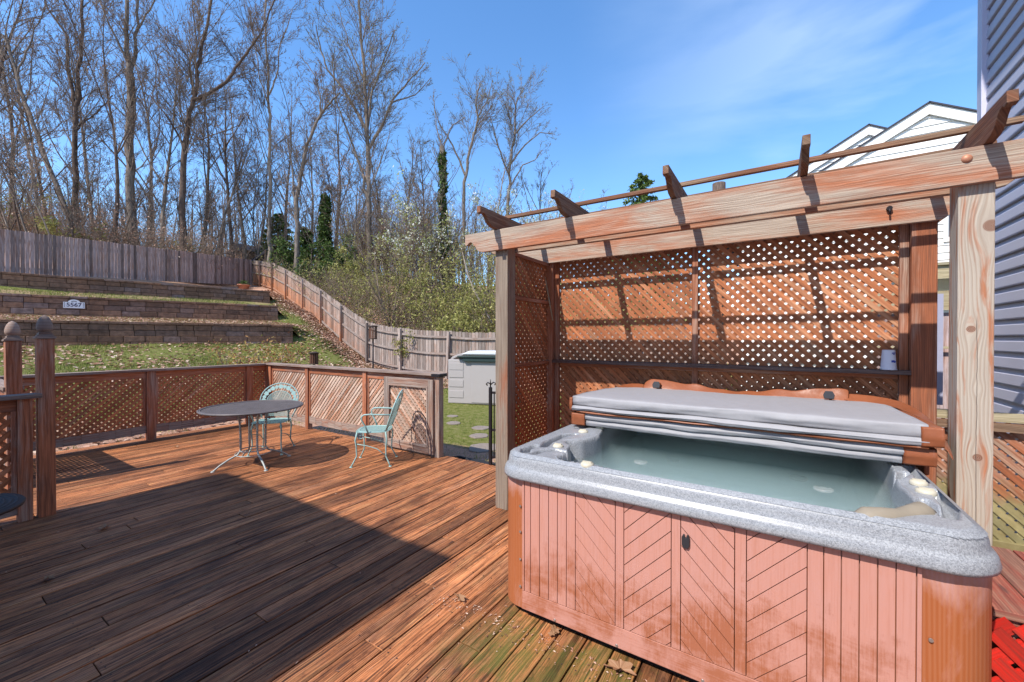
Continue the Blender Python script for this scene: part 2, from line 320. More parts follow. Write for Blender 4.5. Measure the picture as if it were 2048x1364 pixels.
# ------------------------------------------------------------------ mesh builder
def frame(d):
    d = Vector(d).normalized(); a = Vector((0, 0, 1)) if abs(d.z) < .95 else Vector((1, 0, 0))
    x = d.cross(a).normalized(); return d, x, x.cross(d).normalized()
class MB:
    def __init__(s): s.v = []; s.f = []; s.uv = []; s.tone = []; s.sm = []; s.wear = []; s.mi = []; s.cm = 0
    def face(s, idx, uvs=None, tone=.5, sm=False):
        s.f.append(tuple(idx)); s.uv.extend(uvs if uvs else [(0, 0)] * len(idx)); s.tone.append(tone); s.sm.append(sm); s.mi.append(s.cm)
    def quad(s, a, b, c, d, tone=.5, sm=False):
        n = len(s.v); s.v += [tuple(a), tuple(b), tuple(c), tuple(d)]
        s.face((n, n + 1, n + 2, n + 3), [(0, 0), (1, 0), (1, 1), (0, 1)], tone, sm)
    def obox(s, c, ax, h, tone=None):
        """oriented box: centre, three unit axes, half sizes; u runs along the longest"""
        tone = random.random() if tone is None else tone
        c = Vector(c); A = [Vector(a) for a in ax]; n = len(s.v)
        for i in (-1, 1):
            for j in (-1, 1):
                for k in (-1, 1): s.v.append(tuple(c + A[0] * h[0] * i + A[1] * h[1] * j + A[2] * h[2] * k))
        L_ = max(range(3), key=lambda q: h[q]); ou, ov = random.random() * 50, random.random() * 50
        for ai in range(3):
            o = [q for q in range(3) if q != ai]
            for sg in (-1, 1):
                if L_ in o: u_ax = L_; v_ax = [q for q in o if q != L_][0]
                else: u_ax, v_ax = o
                idx = []; uvs = []
                for (p, q) in ((-1, -1), (1, -1), (1, 1), (-1, 1)):
                    sgn = [0, 0, 0]; sgn[ai] = sg; sgn[u_ax] = p; sgn[v_ax] = q
                    idx.append(n + (sgn[0] > 0) * 4 + (sgn[1] > 0) * 2 + (sgn[2] > 0))
                    uvs.append((ou + h[u_ax] * p, ov + ai * 1.7 + (sg > 0) * .9 + h[v_ax] * q))
                # orientation
                e1 = Vector(s.v[idx[1]]) - Vector(s.v[idx[0]]); e2 = Vector(s.v[idx[3]]) - Vector(s.v[idx[0]])
                if e1.cross(e2).dot(A[ai] * sg) < 0: idx.reverse(); uvs.reverse()
                s.face(idx, uvs, tone)
    def box(s, x0, x1, y0, y1, z0, z1, tone=None):
        s.obox(((x0 + x1) / 2, (y0 + y1) / 2, (z0 + z1) / 2), ((1, 0, 0), (0, 1, 0), (0, 0, 1)), ((x1 - x0) / 2, (y1 - y0) / 2, (z1 - z0) / 2), tone)
    def bar(s, a, b, w_, h_, up=None, tone=None, ext=0):
        a = Vector(a); b = Vector(b); d = (b - a); l = d.length; d = d / l
        if up is None: _, x, y = frame(d)
        else:
            y = Vector(up).normalized(); x = d.cross(y).normalized(); y = x.cross(d).normalized()
        s.obox((a + b) / 2, (d, x, y), (l / 2 + ext, w_ / 2, h_ / 2), tone)
    def tube(s, pts, rad, sides=6, tone=.5, closed=False, cap=True):
        pts = [Vector(p) for p in pts]; k = len(pts)
        if not hasattr(rad, '__len__'): rad = [rad] * k
        n0 = len(s.v); px = None; acc = 0
        us = [0]
        for i in range(k):
            if closed: d = pts[(i + 1) % k] - pts[i - 1]
            else: d = pts[min(i + 1, k - 1)] - pts[max(i - 1, 0)]
            if d.length < 1e-9: d = Vector((0, 0, 1))
            d.normalize()
            if px is None: _, px, _ = frame(d)
            px = (px - d * px.dot(d)); px = px.normalized() if px.length > 1e-6 else frame(d)[1]
            py = d.cross(px)
            for j in range(sides):
                a = 2 * math.pi * j / sides; s.v.append(tuple(pts[i] + (px * math.cos(a) + py * math.sin(a)) * rad[i]))
            if i: us.append(us[-1] + (pts[i] - pts[i - 1]).length)
        m = k if closed else k - 1
        for i in range(m):
            i2 = (i + 1) % k
            for j in range(sides):
                j2 = (j + 1) % sides
                s.face((n0 + i * sides + j, n0 + i * sides + j2, n0 + i2 * sides + j2, n0 + i2 * sides + j),
                       [(us[i], j / sides * .3), (us[i], (j + 1) / sides * .3), (us[min(i + 1, k - 1)], (j + 1) / sides * .3), (us[min(i + 1, k - 1)], j / sides * .3)], tone, sides > 4)
        if cap and not closed and sides > 3:
            s.face([n0 + j for j in range(sides)][::-1], None, tone); s.face([n0 + (k - 1) * sides + j for j in range(sides)], None, tone)
    def lathe(s, prof, c=(0, 0, 0), seg=24, tone=.5, sm=True):
        n = len(s.v); c = Vector(c)
        for r, z in prof:
            for j in range(seg):
                a = 2 * math.pi * j / seg; s.v.append((c.x + r * math.cos(a), c.y + r * math.sin(a), c.z + z))
        for i in range(len(prof) - 1):
            for j in range(seg):
                j2 = (j + 1) % seg
                s.face((n + i * seg + j, n + i * seg + j2, n + (i + 1) * seg + j2, n + (i + 1) * seg + j), [(0, 0), (.1, 0), (.1, .1), (0, .1)], tone, sm)
    def prism(s, poly, o, U, V, W, th, tone=None, ulong=0):
        """polygon (u,v) placed at o with axes U,V and extruded th along W"""
        tone = random.random() if tone is None else tone
        o = Vector(o); U = Vector(U); V = Vector(V); W = Vector(W); n = len(s.v); k = len(poly); ou, ov = random.random() * 50, random.random() * 50
        ar = sum(poly[i][0] * poly[(i + 1) % k][1] - poly[(i + 1) % k][0] * poly[i][1] for i in range(k))
        if (ar > 0) != (U.cross(V).dot(W) > 0): poly = poly[::-1]
        for t_ in (0, th):
            for (a, b) in poly: s.v.append(tuple(o + U * a + V * b + W * t_))
        uvf = [(ou + a, ov + b) if ulong == 0 else (ou + b, ov + a) for a, b in poly]
        s.face([n + i for i in range(k)][::-1], uvf[::-1], tone); s.face([n + k + i for i in range(k)], [(u, v + 1.3) for u, v in uvf], tone)
        for i in range(k):
            j = (i + 1) % k
            s.face((n + i, n + j, n + k + j, n + k + i), [uvf[i], uvf[j], (uvf[j][0], uvf[j][1] + th), (uvf[i][0], uvf[i][1] + th)], tone)
    def build(s, name, mat, parent=None, smooth=None, bevel=0):
        me = bpy.data.meshes.new(name)
        off = Vector((0, 0, 0)); p = parent
        while p is not None: off += p.location; p = p.parent
        v = np.array(s.v, dtype=np.float64) - np.array(off)
        me.from_pydata(v.tolist(), [], s.f)
        uvl = me.uv_layers.new(name='UVMap'); uvl.data.foreach_set('uv', np.array(s.uv, dtype=np.float32).ravel())
        at = me.attributes.new('tone', 'FLOAT', 'FACE'); at.data.foreach_set('value', np.array(s.tone, dtype=np.float32))
        if s.wear: a2 = me.attributes.new('wear', 'FLOAT', 'POINT'); a2.data.foreach_set('value', np.array(s.wear, dtype=np.float32))
        me.polygons.foreach_set('use_smooth', np.array(s.sm if smooth is None else [smooth] * len(s.f), dtype=bool))
        for mm_ in (mat if isinstance(mat, list) else [mat]): me.materials.append(M[mm_])
        if isinstance(mat, list): me.polygons.foreach_set('material_index', np.array(s.mi, dtype=np.int32))
        me.update()
        o = bpy.data.objects.new(name, me); col.objects.link(o)
        if parent: o.parent = parent
        if bevel:
            b = o.modifiers.new('bevel', 'BEVEL'); b.width = bevel; b.segments = 2; b.limit_method = 'ANGLE'
        return o
def tag(o, label=None, cat=None, group=None, kind=None):
    if label: o['label'] = label
    if cat: o['category'] = cat
    if group: o['group'] = group
    if kind: o['kind'] = kind
    return o
def thing(name, loc, label, cat, group=None):
    o = bpy.data.objects.new(name, None); o.empty_display_size = .1; col.objects.link(o); o.location = loc
    return tag(o, label, cat, group)
def copy_tree(o, parent=None):
    c = o.copy(); col.objects.link(c); c.parent = parent
    for ch in list(o.children): copy_tree(ch, c)
    return c
def lattice(mb, o, U, V, Wd, Ht, nrm, w_=.038, p=.0575, t_=.007, jit=.0):
    o = Vector(o); U = Vector(U); V = Vector(V); nrm = Vector(nrm)
    for sgn, off in ((1, t_ * .5 + .0005), (-1, -t_ * .5 - .0005)):
        step = p * math.sqrt(2); c = -Wd - Ht
        while c < Wd + Ht:
            c += step; cc = c + random.uniform(-jit, jit)
            # sgn=1: v = -(u-cc)  ("\"), sgn=-1: v = u-cc
            pts = []
            for u in (0, Wd):
                v = (cc - u) if sgn == 1 else (u - cc)
                if 0 <= v <= Ht: pts.append((u, v))
            for v in (0, Ht):
                u = (cc - v) if sgn == 1 else (v + cc)
                if 0 < u < Wd: pts.append((u, v))
            if len(pts) < 2: continue
            a = max(pts, key=lambda q: q[0]); b = min(pts, key=lambda q: q[0])
            if abs(a[0] - b[0]) < .02: continue
            mb.bar(o + U * a[0] + V * a[1] + nrm * off, o + U * b[0] + V * b[1] + nrm * off, w_, t_, nrm)
def smooth(a, b, x): t_ = np.clip((x - a) / (b - a), 0, 1); return t_ * t_ * (3 - 2 * t_)
def nz2(x, y, s_=1.0): return noise.noise(Vector((x * s_, y * s_, 3.7)))

# ------------------------------------------------------------------ terrain
ctrl = [(-7, 1.5, -.22), (-6.4, -2, -.2), (-7.5, -4, 0), (-3, 3, -.2), (0, 1.5, -.18), (2, 3, -.2), (4, 3, -.15), (0, 6, -.2), (-5.4, 5.5, -.18), (-2, 7, -.2),
        (-7.6, 3, .02), (-9, -1, .2), (-9, 3, .22), (-12, 0, .75), (-12, -4, .75), (-11.5, 4, .7), (-16.3, -1.26, 1.4), (-17.3, -5, 1.4), (-14.05, 5.9, 1.4), (-19.5, -.92, 2.45), (-17.2, 6.97, 2.4),
        (-20.5, -5, 2.45), (-21.9, -.67, 3.6), (-20.1, 8.08, 3.35), (-23, -5, 3.6), (-23.93, -.44, 4.19), (-24.5, -5, 4.2), (-29.33, 11.55, 5.42), (-26.6, 5.5, 4.8),
        (-28.11, 11.5, 5.22), (-25.42, 10.97, 4.72), (-22.77, 10.41, 3.96), (-20.16, 9.93, 3.15), (-17.71, 9.48, 2.32), (-15.3, 9., 1.38), (-12.91, 8.62, .51), (-10.76, 8.58, .22), (-8.3, 8.72, .06), (-6.13, 9.05, .0), (-4.09, 9.41, 0), (-1, 9.9, 0),
        (-15.1, 11.75, 2.55), (-20, 13, 4.6), (-26, 15, 6.2), (-12.5, 11, 1.0), (-9, 12, .6), (-5, 14, .4), (0, 15, .2), (8, 12, 0), (8, 0, -.3), (8, -8, -.3), (0, -10, -.2), (-8, -10, 0),
        (-13.9, 7.1, 1.62), (-16.6, 7.9, 2.45), (-19.2, 8.9, 3.3), (-14.6, 6.4, 1.95), (-17.6, 7.5, 2.9), (-20.4, 8.7, 3.9), (-35, 0, 6.5), (-40, 15, 8), (-30, 25, 7.5), (-15, 25, 4.5), (-5, 28, 2.5), (8, 30, 1), (-60, 30, 11), (-40, 60, 11), (0, 60, 5), (40, 40, 0), (-70, -20, 10), (-25, -30, 3), (30, -30, -1), (30, 10, -.5), (10, 100, 6), (-100, 60, 13), (-100, -60, 10), (60, -60, -1), (-20, -80, 0)]
cp = np.array(ctrl, float)
def _rbf(r): return np.where(r > 1e-9, r * r * np.log(r + 1e-12), 0)
_n = len(cp); _K = _rbf(np.hypot(cp[:, None, 0] - cp[None, :, 0], cp[:, None, 1] - cp[None, :, 1])) + np.eye(_n) * .4
_P = np.c_[np.ones(_n), cp[:, :2]]; _A = np.block([[_K, _P], [_P.T, np.zeros((3, 3))]])
_W = np.linalg.solve(_A, np.r_[cp[:, 2], 0, 0, 0])
def ground(x, y):
    x = np.atleast_1d(np.asarray(x, float)); y = np.atleast_1d(np.asarray(y, float))
    r = np.hypot(x[:, None] - cp[None, :, 0], y[:, None] - cp[None, :, 1])
    z = _rbf(r) @ _W[:_n] + _W[_n] + _W[_n + 1] * x + _W[_n + 2] * y
    # never above the deck near it
    near = (x > -6.5) & (x < 8) & (y > -8) & (y < 1.3)
    z = np.where(near, np.minimum(z, -.2), z)
    return np.clip(z, -3, 15)
def gz(x, y): return float(ground(x, y)[0])
def litter_at(x, y):
    fy = 8.6 + np.clip(-(x + 10), 0, 20) * .155
    f = np.exp(-((y - fy + .9) / 1.15) ** 2) * (x < -8) * .42
    f = f + .40 * ((y > fy) | (x < -24)) + .06 * (x < -8)
    return f + .17 * (x > -8) + .05 + .3 * ((x > -8.6) & (y < 2.2))
def build_ground():
    mb = MB(); xs = np.unique(np.r_[np.arange(-34, 10, .4), np.linspace(-140, -34, 24), np.linspace(10, 140, 24)])
    ys = np.unique(np.r_[np.arange(-12, 30, .4), np.linspace(-120, -12, 20), np.linspace(30, 160, 24)])
    X, Y = np.meshgrid(xs, ys); Z = ground(X.ravel(), Y.ravel())
    Z = Z + np.array([nz2(a, b, .9) * .04 for a, b in zip(X.ravel(), Y.ravel())])
    nx = len(xs); mb.v = list(zip(X.ravel(), Y.ravel(), Z))
    for j in range(len(ys) - 1):
        for i in range(nx - 1):
            a = j * nx + i; mb.face((a, a + 1, a + nx + 1, a + nx), None, .5, True)
    o = mb.build('ground', 'ground'); tag(o, kind='structure')
    at = o.data.attributes.new('litter', 'FLOAT', 'POINT'); at.data.foreach_set('value', litter_at(X.ravel(), Y.ravel()).astype(np.float32))
    return o
build_ground()

# ------------------------------------------------------------------ terraces: walls and strips
def lerp(a, b, t_): return a + (b - a) * t_
WALLS = [((-18.9, -8.2), (-14.05, 5.9), 1.25, 2.17, 'lowest block retaining wall of the terraced slope, nearest the deck'),
         ((-21.9, -8.7), (-17.2, 6.97), 2.2, 3.14, 'middle block retaining wall, the one carrying the white number plaque'),
         ((-23.9, -8.9), (-20.1, 8.08), 3.3, 4.1, 'uppermost block retaining wall, just below the grey back fence')]
# direction check keeps (0px) points: wall lines pass the measured points
WALLS[0] = ((-16.3 - 2.25 * .9, -1.26 - 7.16 * .9), (-14.05, 5.9)) + WALLS[0][2:]
WALLS[1] = ((-19.5 - 2.3 * .9, -.92 - 7.89 * .9), (-17.2, 6.97)) + WALLS[1][2:]
WALLS[2] = ((-21.9 - 1.8 * .9, -.67 - 8.75 * .9), (-20.1, 8.08)) + WALLS[2][2:]
for k, (a, b, z0, z1, lab) in enumerate(WALLS):
    A = Vector((a[0], a[1], 0)); B = Vector((b[0], b[1], 0)); d = (B - A); Ln = d.length; d.normalize(); nr = Vector((d.y, -d.x, 0))
    if nr.x < 0: nr = -nr
    t = thing('retaining_wall', (B.x, B.y, z0), lab, 'retaining wall', 'block retaining walls of the terrace')
    mb = MB(); h = .195; z = z1 - .085; r_ = 0
    while z > z0 - .25:
        u = -(r_ % 2) * .3 - random.random() * .1
        while u < Ln:
            l = random.choice((.46, .52, .58)); u2 = min(u + l, Ln); u1 = max(u, 0)
            if u2 - u1 > .05:
                sb = random.uniform(-.006, .006) - r_ * -.012
                mb.obox(A + d * ((u1 + u2) / 2) + nr * (sb - .14) + Vector((0, 0, z - h / 2)), (d, nr, (0, 0, 1)), ((u2 - u1) / 2 - .005, .15, h / 2 - .005))
            u = u2
        z -= h; r_ += 1
    mb.build('blocks', 'block', t, bevel=.012)
    mb = MB(); u = 0
    while u < Ln - .01:
        u2 = min(u + .45, Ln); mb.obox(A + d * ((u + u2) / 2) + nr * -.13 + Vector((0, 0, z1 - .04)), (d, nr, (0, 0, 1)), ((u2 - u) / 2 - .004, .175, .042)); u = u2
    mb.build('cap_stones', 'block', t, bevel=.01)
# terrace strips
def strip(a, b, ztop, a2, b2, zb):
    mb = MB(); nu, nv = 60, 8; lit = []
    for j in range(nv + 1):
        for i in range(nu + 1):
            u = i / nu; v = j / nv
            p = [lerp(lerp(a[q], b[q], u), lerp(a2[q], b2[q], u), v) for q in (0, 1)]
            z = lerp(ztop, zb, v) + nz2(p[0], p[1], 1.1) * .025
            if i in (0, nu): z -= .0
            mb.v.append((p[0], p[1], z)); lit.append(.36 + .18 * (1 - u))
    for j in range(nv):
        for i in range(nu): q = j * (nu + 1) + i; mb.face((q, q + 1, q + nu + 2, q + nu + 1), None, .5, True)
    n = len(mb.v)
    for j in range(nv + 1):
        q = j * (nu + 1) + nu; x, y, z = mb.v[q]; mb.v.append((x + .25, y + .7, z - .8)); lit.append(.45)
    for j in range(nv): q = j * (nu + 1) + nu; mb.face((q, n + j, n + j + 1, q + nu + 1), None, .5, True)
    o = mb.build('terrace_ground', 'ground'); tag(o, kind='structure')
    at = o.data.attributes.new('litter', 'FLOAT', 'POINT'); at.data.foreach_set('value', np.array(lit, np.float32)); return o
W0, W1, W2 = WALLS
def off(p, dx): return (p[0] - dx, p[1])
strip(off(W0[0], .28), off(W0[1], .28), W0[3] - .06, W1[0], W1[1], 2.40)
strip(off(W1[0], .28), off(W1[1], .28), W1[3] - .06, W2[0], W2[1], 3.48)
strip(off(W2[0], .28), off(W2[1], .28), W2[3] - .06, (-26.6, -9), (-27.0, 9.6), 4.5)

# number plaque on the middle wall
A = Vector((W1[0][0], W1[0][1], 0)); B = Vector((W1[1][0], W1[1][1], 0)); d = (B - A).normalized(); nr = Vector((d.y, -d.x, 0)); nr = nr if nr.x > 0 else -nr
def on_wall(px):  # where the sight line px meets the wall in plan
    k = (px - 1024) / FPX; ray = FW + RT * k; M2 = np.array([[ray[0], -d.x], [ray[1], -d.y]]); s_ = np.linalg.solve(M2, np.array([A.x - CX, A.y - CY])); return A + d * s_[1], s_[0]
pc, dd = on_wall(149); zc = CH + (676.6 - 609) * dd / FPX; pw = 28 * dd / FPX / (abs(d.dot(Vector(RT))) ** .2); ph = 12.5 * dd / FPX
t = thing('number_plaque', tuple(pc + nr * .03 + Vector((0, 0, zc))), 'white arched house number plaque reading 5567 on the middle terrace wall', 'house number')
poly = [(-pw / 2, -ph * .6), (pw / 2, -ph * .6), (pw / 2, ph * .35)] + [(pw * .28 * math.cos(a) , ph * .35 + ph * .42 * math.sin(a)) for a in np.linspace(0, math.pi, 9)] + [(-pw / 2, ph * .35)]
mb = MB(); mb.prism(poly, t.location, d, (0, 0, 1), nr, .02, .5); mb.build('plate', 'whitepaint', t)
def text_obj(txt, size, loc, U, V, name, mat, parent, depth=.002, bold=0.0):
    c = bpy.data.curves.new(name, 'FONT'); c.body = txt; c.size = size; c.align_x = 'CENTER'; c.align_y = 'CENTER'; c.extrude = depth; c.offset = bold
    o = bpy.data.objects.new(name, c); col.objects.link(o)
    dg = bpy.context.evaluated_depsgraph_get(); me = bpy.data.meshes.new_from_object(o.evaluated_get(dg)); bpy.data.objects.remove(o)
    me.materials.clear(); me.materials.append(M[mat]); me.name = name
    o = bpy.data.objects.new(name, me); col.objects.link(o); o.parent = parent
    U = Vector(U).normalized(); V = Vector(V).normalized(); W_ = U.cross(V)
    mt = Matrix((U, V, W_)).transposed().to_4x4(); mt.translation = Vector(loc) - parent.location; o.matrix_local = mt; return o
Ud = d if d.dot(Vector(RT)) > 0 else -d
text_obj('5567', ph * .85, t.location + nr * .024 - Vector((0, 0, ph * .1)), Ud, (0, 0, 1), 'number', 'ink', t, .002, .004)
for sx_ in (-1, 1):
    for k in range(4): mb = MB(); mb.obox(t.location + Ud * (sx_ * pw * .44) + nr * .023 + Vector((0, 0, ph * (-.4 + .2 * k))), (Ud, nr, (0, 0, 1)), (ph * .06, .003, ph * .05), .5); mb.build('ornament', 'ink', t)
for k in range(5): mb = MB(); mb.obox(t.location + Ud * (pw * .05 * (k - 2)) + nr * .023 + Vector((0, 0, ph * (.52 - .02 * (k - 2) ** 2))), (Ud, nr, (0, 0, 1)), (ph * .06, .003, ph * .05), .5); mb.build('ornament', 'ink', t)

# ------------------------------------------------------------------ grass and litter
def blades(n, region, name, label, hmin, hmax, wd, mat='grass'):
    mb = MB(); k = 0
    P = region(n)
    for (x, y, z) in P:
        a = random.random() * 6.283; h = random.uniform(hmin, hmax); w_ = wd * random.uniform(.6, 1.3)
        dx, dy = math.cos(a) * w_, math.sin(a) * w_; lx, ly = random.uniform(-.5, .5) * h, random.uniform(-.5, .5) * h
        q = len(mb.v); mb.v += [(x - dx, y - dy, z - .01), (x + dx, y + dy, z - .01), (x + lx, y + ly, z + h)]
        mb.face((q, q + 1, q + 2), None, min(1, max(0, random.gauss(.5, .28))))
    return tag(mb.build(name, mat), label, kind='stuff')
def wall_x(y, k): a, b = WALLS[k][0], WALLS[k][1]; return a[0] + (b[0] - a[0]) * (y - a[1]) / (b[1] - a[1])
def reg_lawn(n):
    x = rng.uniform(-23, -6.4, n * 3); y = rng.uniform(-5, 9, n * 3)
    fy = 8.5 + np.clip(-(x + 10), 0, 20) * .155
    ok = (x > wall_x(y, 0) + .02) | (y > 6.1 + np.clip(-15 - x, 0, 9) * .33); ok &= (y < fy) & ~((x > -6.5) & (y < 1.3))
    pn = np.array([noise.noise(Vector((a * .7, b * .7, 1.))) for a, b in zip(x, y)]); ok &= (pn + rng.uniform(-.45, .45, len(x)) > -.12 + litter_at(x, y) * .8)
    x = x[ok][:n]; y = y[ok][:n]; return list(zip(x, y, ground(x, y)))
def reg_yard(n):
    x = rng.uniform(-8, 3.5, n * 2); y = rng.uniform(1.2, 9.2, n * 2); ok = (rng.random(len(x)) < np.exp(-(y - 1) * .12))
    pn = np.array([noise.noise(Vector((a * .9, b * .9, 5.))) for a, b in zip(x, y)]); ok &= pn + rng.uniform(-.4, .4, len(x)) > -.15
    x = x[ok][:n]; y = y[ok][:n]; return list(zip(x, y, ground(x, y)))
def reg_strip(n):
    r = []
    for k, (zt, zn, kn) in enumerate(((W0[3] - .06, 2.40, 1), (W1[3] - .06, 3.48, 2))):
        for _ in range(n // 2):
            v = random.random(); y = random.uniform(-3.5, 6.6)
            u = (y - WALLS[k][0][1]) / (WALLS[k][1][1] - WALLS[k][0][1])
            x = lerp(wall_x(y, k) - .3, wall_x(y, kn), v)
            if True: r.append((x, y, lerp(zt, zn, v)))
    return r
g1 = blades(52000, reg_lawn, 'lawn_grass', 'patchy spring grass on the sloping lawn behind the deck railing', .03, .085, .009)
g2 = blades(15000, reg_yard, 'yard_grass', 'short patchy grass between the deck and the beige storage box', .02, .06, .006)
g3 = blades(16000, reg_strip, 'terrace_grass', 'sunlit grass growing on the terraces between the block walls', .03, .09, .01)
def litter(n, region, name, label, s0=.03, s1=.07):
    mb = MB()
    for (x, y, z) in region(n):
        a = random.random() * 6.283; s_ = random.uniform(s0, s1); b = a + 1.57
        t1, t2 = random.uniform(-.4, .6), random.uniform(-.4, .6); u = Vector((math.cos(a), math.sin(a), t1)) * s_; v = Vector((math.cos(b), math.sin(b), t2)) * s_ * .6
        c = Vector((x, y, z + s_ * .35)); q = len(mb.v)
        mb.v += [tuple(c - u), tuple(c - v + Vector((0, 0, s_ * .2))), tuple(c + u), tuple(c + v)]
        mb.face((q, q + 1, q + 2, q + 3), None, random.random())
    return tag(mb.build(name, 'deadleaf'), label, kind='stuff')
def reg_lit(n):
    x = rng.uniform(-26, -6.5, n * 4); y = rng.uniform(-5, 12, n * 4)
    fy = 8.5 + np.clip(-(x + 10), 0, 20) * .155
    p = np.exp(-((y - fy + .8) / 1.0) ** 2) * 1.0 + .15
    pn = np.array([noise.noise(Vector((a * .6, b * .6, 9.))) for a, b in zip(x, y)])
    ok = (y < fy) & ((x > wall_x(y, 0)) | (y > 6.2 + np.clip(-15 - x, 0, 9) * .33)) & (rng.random(len(x)) < p * (1 + pn * 1.6)) & (x < -7)
    x = x[ok][:n]; y = y[ok][:n]; return list(zip(x, y, ground(x, y)))
litter(40000, reg_lit, 'fallen_leaves', 'tan and reddish dead leaves banked along the lower side of the fence', .035, .075)
litter(14000, lambda n: [p for p in reg_strip(n * 2)][:n], 'terrace_leaves', 'pale fallen leaves scattered over the terraces', .035, .07)
def reg_under(n):
    return [(x, y, gz(x, y)) for x, y in ((random.uniform(-6.75, -6.3), random.uniform(-2.6, 1.3)) if random.random() < .6 else (random.uniform(-6.6, -1.7), random.uniform(1.12, 1.5)) for _ in range(n))]
litter(3200, reg_under, 'edge_leaves', 'brown leaves caught under the railings at the deck edge', .03, .06)

# ------------------------------------------------------------------ deck
mb = MB(); x = -6.42
joints = {}
while x < 4.6:
    w_ = .139; y0 = -9.0; y1 = 1.06
    y = y0 + random.uniform(-2.4, 0)
    if x > 3.76: pass
    while y < y1:
        ln = random.choice((2.4, 3.0, 3.6, 3.66, 4.2)); ye = min(y + ln, y1 + random.uniform(-.004, .004))
        if ye - y > .1:
            tn = min(1, max(0, random.gauss(.5, .25)))
            c = Vector((x + w_ / 2, (y + ye) / 2, -.017 + random.uniform(-.0022, .0022)))
            tl = random.uniform(-.006, .006)
            mb.obox(c, (Vector((0, 1, random.uniform(-.0006, .0006))).normalized(), Vector((-1, 0, tl)).normalized(), (0, 0, 1)), ((ye - y) / 2 - .0025, w_ / 2 - random.uniform(0, .0015), .017), tn)
        y = ye if ye < y1 - .02 else y1 + 1
        if ye >= y1 - .02: break
    x += w_ + random.uniform(.0045, .008)
deck = mb.build('deck', 'deck', bevel=.0035); tag(deck, kind='structure')
mb = MB()
for jy in np.arange(-8.8, 1.1, .41):
    if jy < -3.6: continue
    xx = -6.42
    for bi in range(76):
        for q in (.035, .104):
            px_, py_ = xx + q + random.uniform(-.006, .006), jy + .02 + random.uniform(-.006, .006); n_ = len(mb.v)
            for k in range(6): a_ = k * 1.047; mb.v.append((px_ + .0042 * math.cos(a_), py_ + .0042 * math.sin(a_), .0032))
            mb.face([n_ + k for k in range(6)])
        xx += .1452
tag(mb.build('deck_nails', 'nail'), kind='structure')
mb = MB()
for _ in range(900):
    if random.random() < .45: px_, py_ = random.uniform(.5, 2.9), -1.27 - abs(random.gauss(0, .07))
    else: px_, py_ = random.uniform(-6.2, 3), random.uniform(-3.3, 1.0)
    s_ = random.uniform(.003, .011); a_ = random.random() * 6.28; c_x, s_x = math.cos(a_) * s_, math.sin(a_) * s_; z_ = .005; n_ = len(mb.v)
    mb.v += [(px_ - c_x, py_ - s_x, z_), (px_ + s_x * .4, py_ - c_x * .4, z_ + .003), (px_ + c_x, py_ + s_x, z_), (px_ - s_x * .4, py_ + c_x * .4, z_ + .001)]; mb.face((n_, n_ + 1, n_ + 2, n_ + 3), None, random.random())
tag(mb.build('deck_debris', 'deadleaf'), 'tiny leaf scraps and grit lying on the deck boards', kind='stuff')
mb = MB()
for y in np.arange(-8.8, 1.1, .41): mb.box(-6.38, 4.5, y, y + .04, -.19, -.036)
mb.box(-6.42, 4.5, 1.02, 1.058, -.2, -.036); mb.box(-6.44, -6.40, -9, 1.05, -.2, -.036)
tag(mb.build('deck_joists', 'shelf'), kind='structure')
mb = MB(); mb.box(-6.85, 4.5, -8.9, 1.45, -.215, -.19); tag(mb.build('soil_under_deck', 'darkground'), kind='structure')
# step mat outside the gate opening, stepping stones
t = thing('rubber_mat', (-1.35, 1.35, -.17), 'dark rubber mat in the shade just beyond the deck opening', 'mat')
mb = MB(); mb.prism([(.0, 0), (.8, -.05), (.95, .12), (.75, .42), (.1, .4)], (-1.75, 1.12, -.165), (1, 0, 0), (0, 1, 0), (0, 0, 1), .03); mb.build('pad', 'mat', t, bevel=.01)
mb = MB(); mb.tube([(-1.7 + .1 * k, 1.3 + .1 * math.sin(k), -.11 + .01 * (k % 2)) for k in range(9)], .018, 6); mb.build('hose_coil', 'mat', t)
for i, (px, py, sx_, sy_) in enumerate(((907, 846, .3, .2), (962, 857, .36, .22), (958, 873, .33, .24), (968, 897, .5, .35), (905, 832, .25, .15))):
    r_ = F3 + RT * (px - 1024) / FPX - U3 * (py - 682) / FPX; dd_ = (-.2 - CH) / r_[2]; P = C3 + r_ * dd_
    poly = [(sx_ * .55 * math.cos(a) * random.uniform(.85, 1.1), sy_ * .8 * math.sin(a) * random.uniform(.85, 1.1)) for a in np.linspace(0, 6.283, 11)[:-1]]
    mb = MB(); mb.prism(poly, (P[0], P[1], gz(P[0], P[1]) - .02), (1, 0, 0), (0, 1, 0), (0, 0, 1), .045)
    tag(mb.build('stepping_stone', 'stone', bevel=.012), ['flat reddish stepping stone nearest the deck railing post', 'second stepping stone in the grass, beside the black gate', 'grey stepping stone directly before the pale slab', 'largest pale slab at the foot of the deck opening', 'small far stepping stone close to the beige storage box'][i], 'stone', 'stepping stones in the grass beyond the deck')

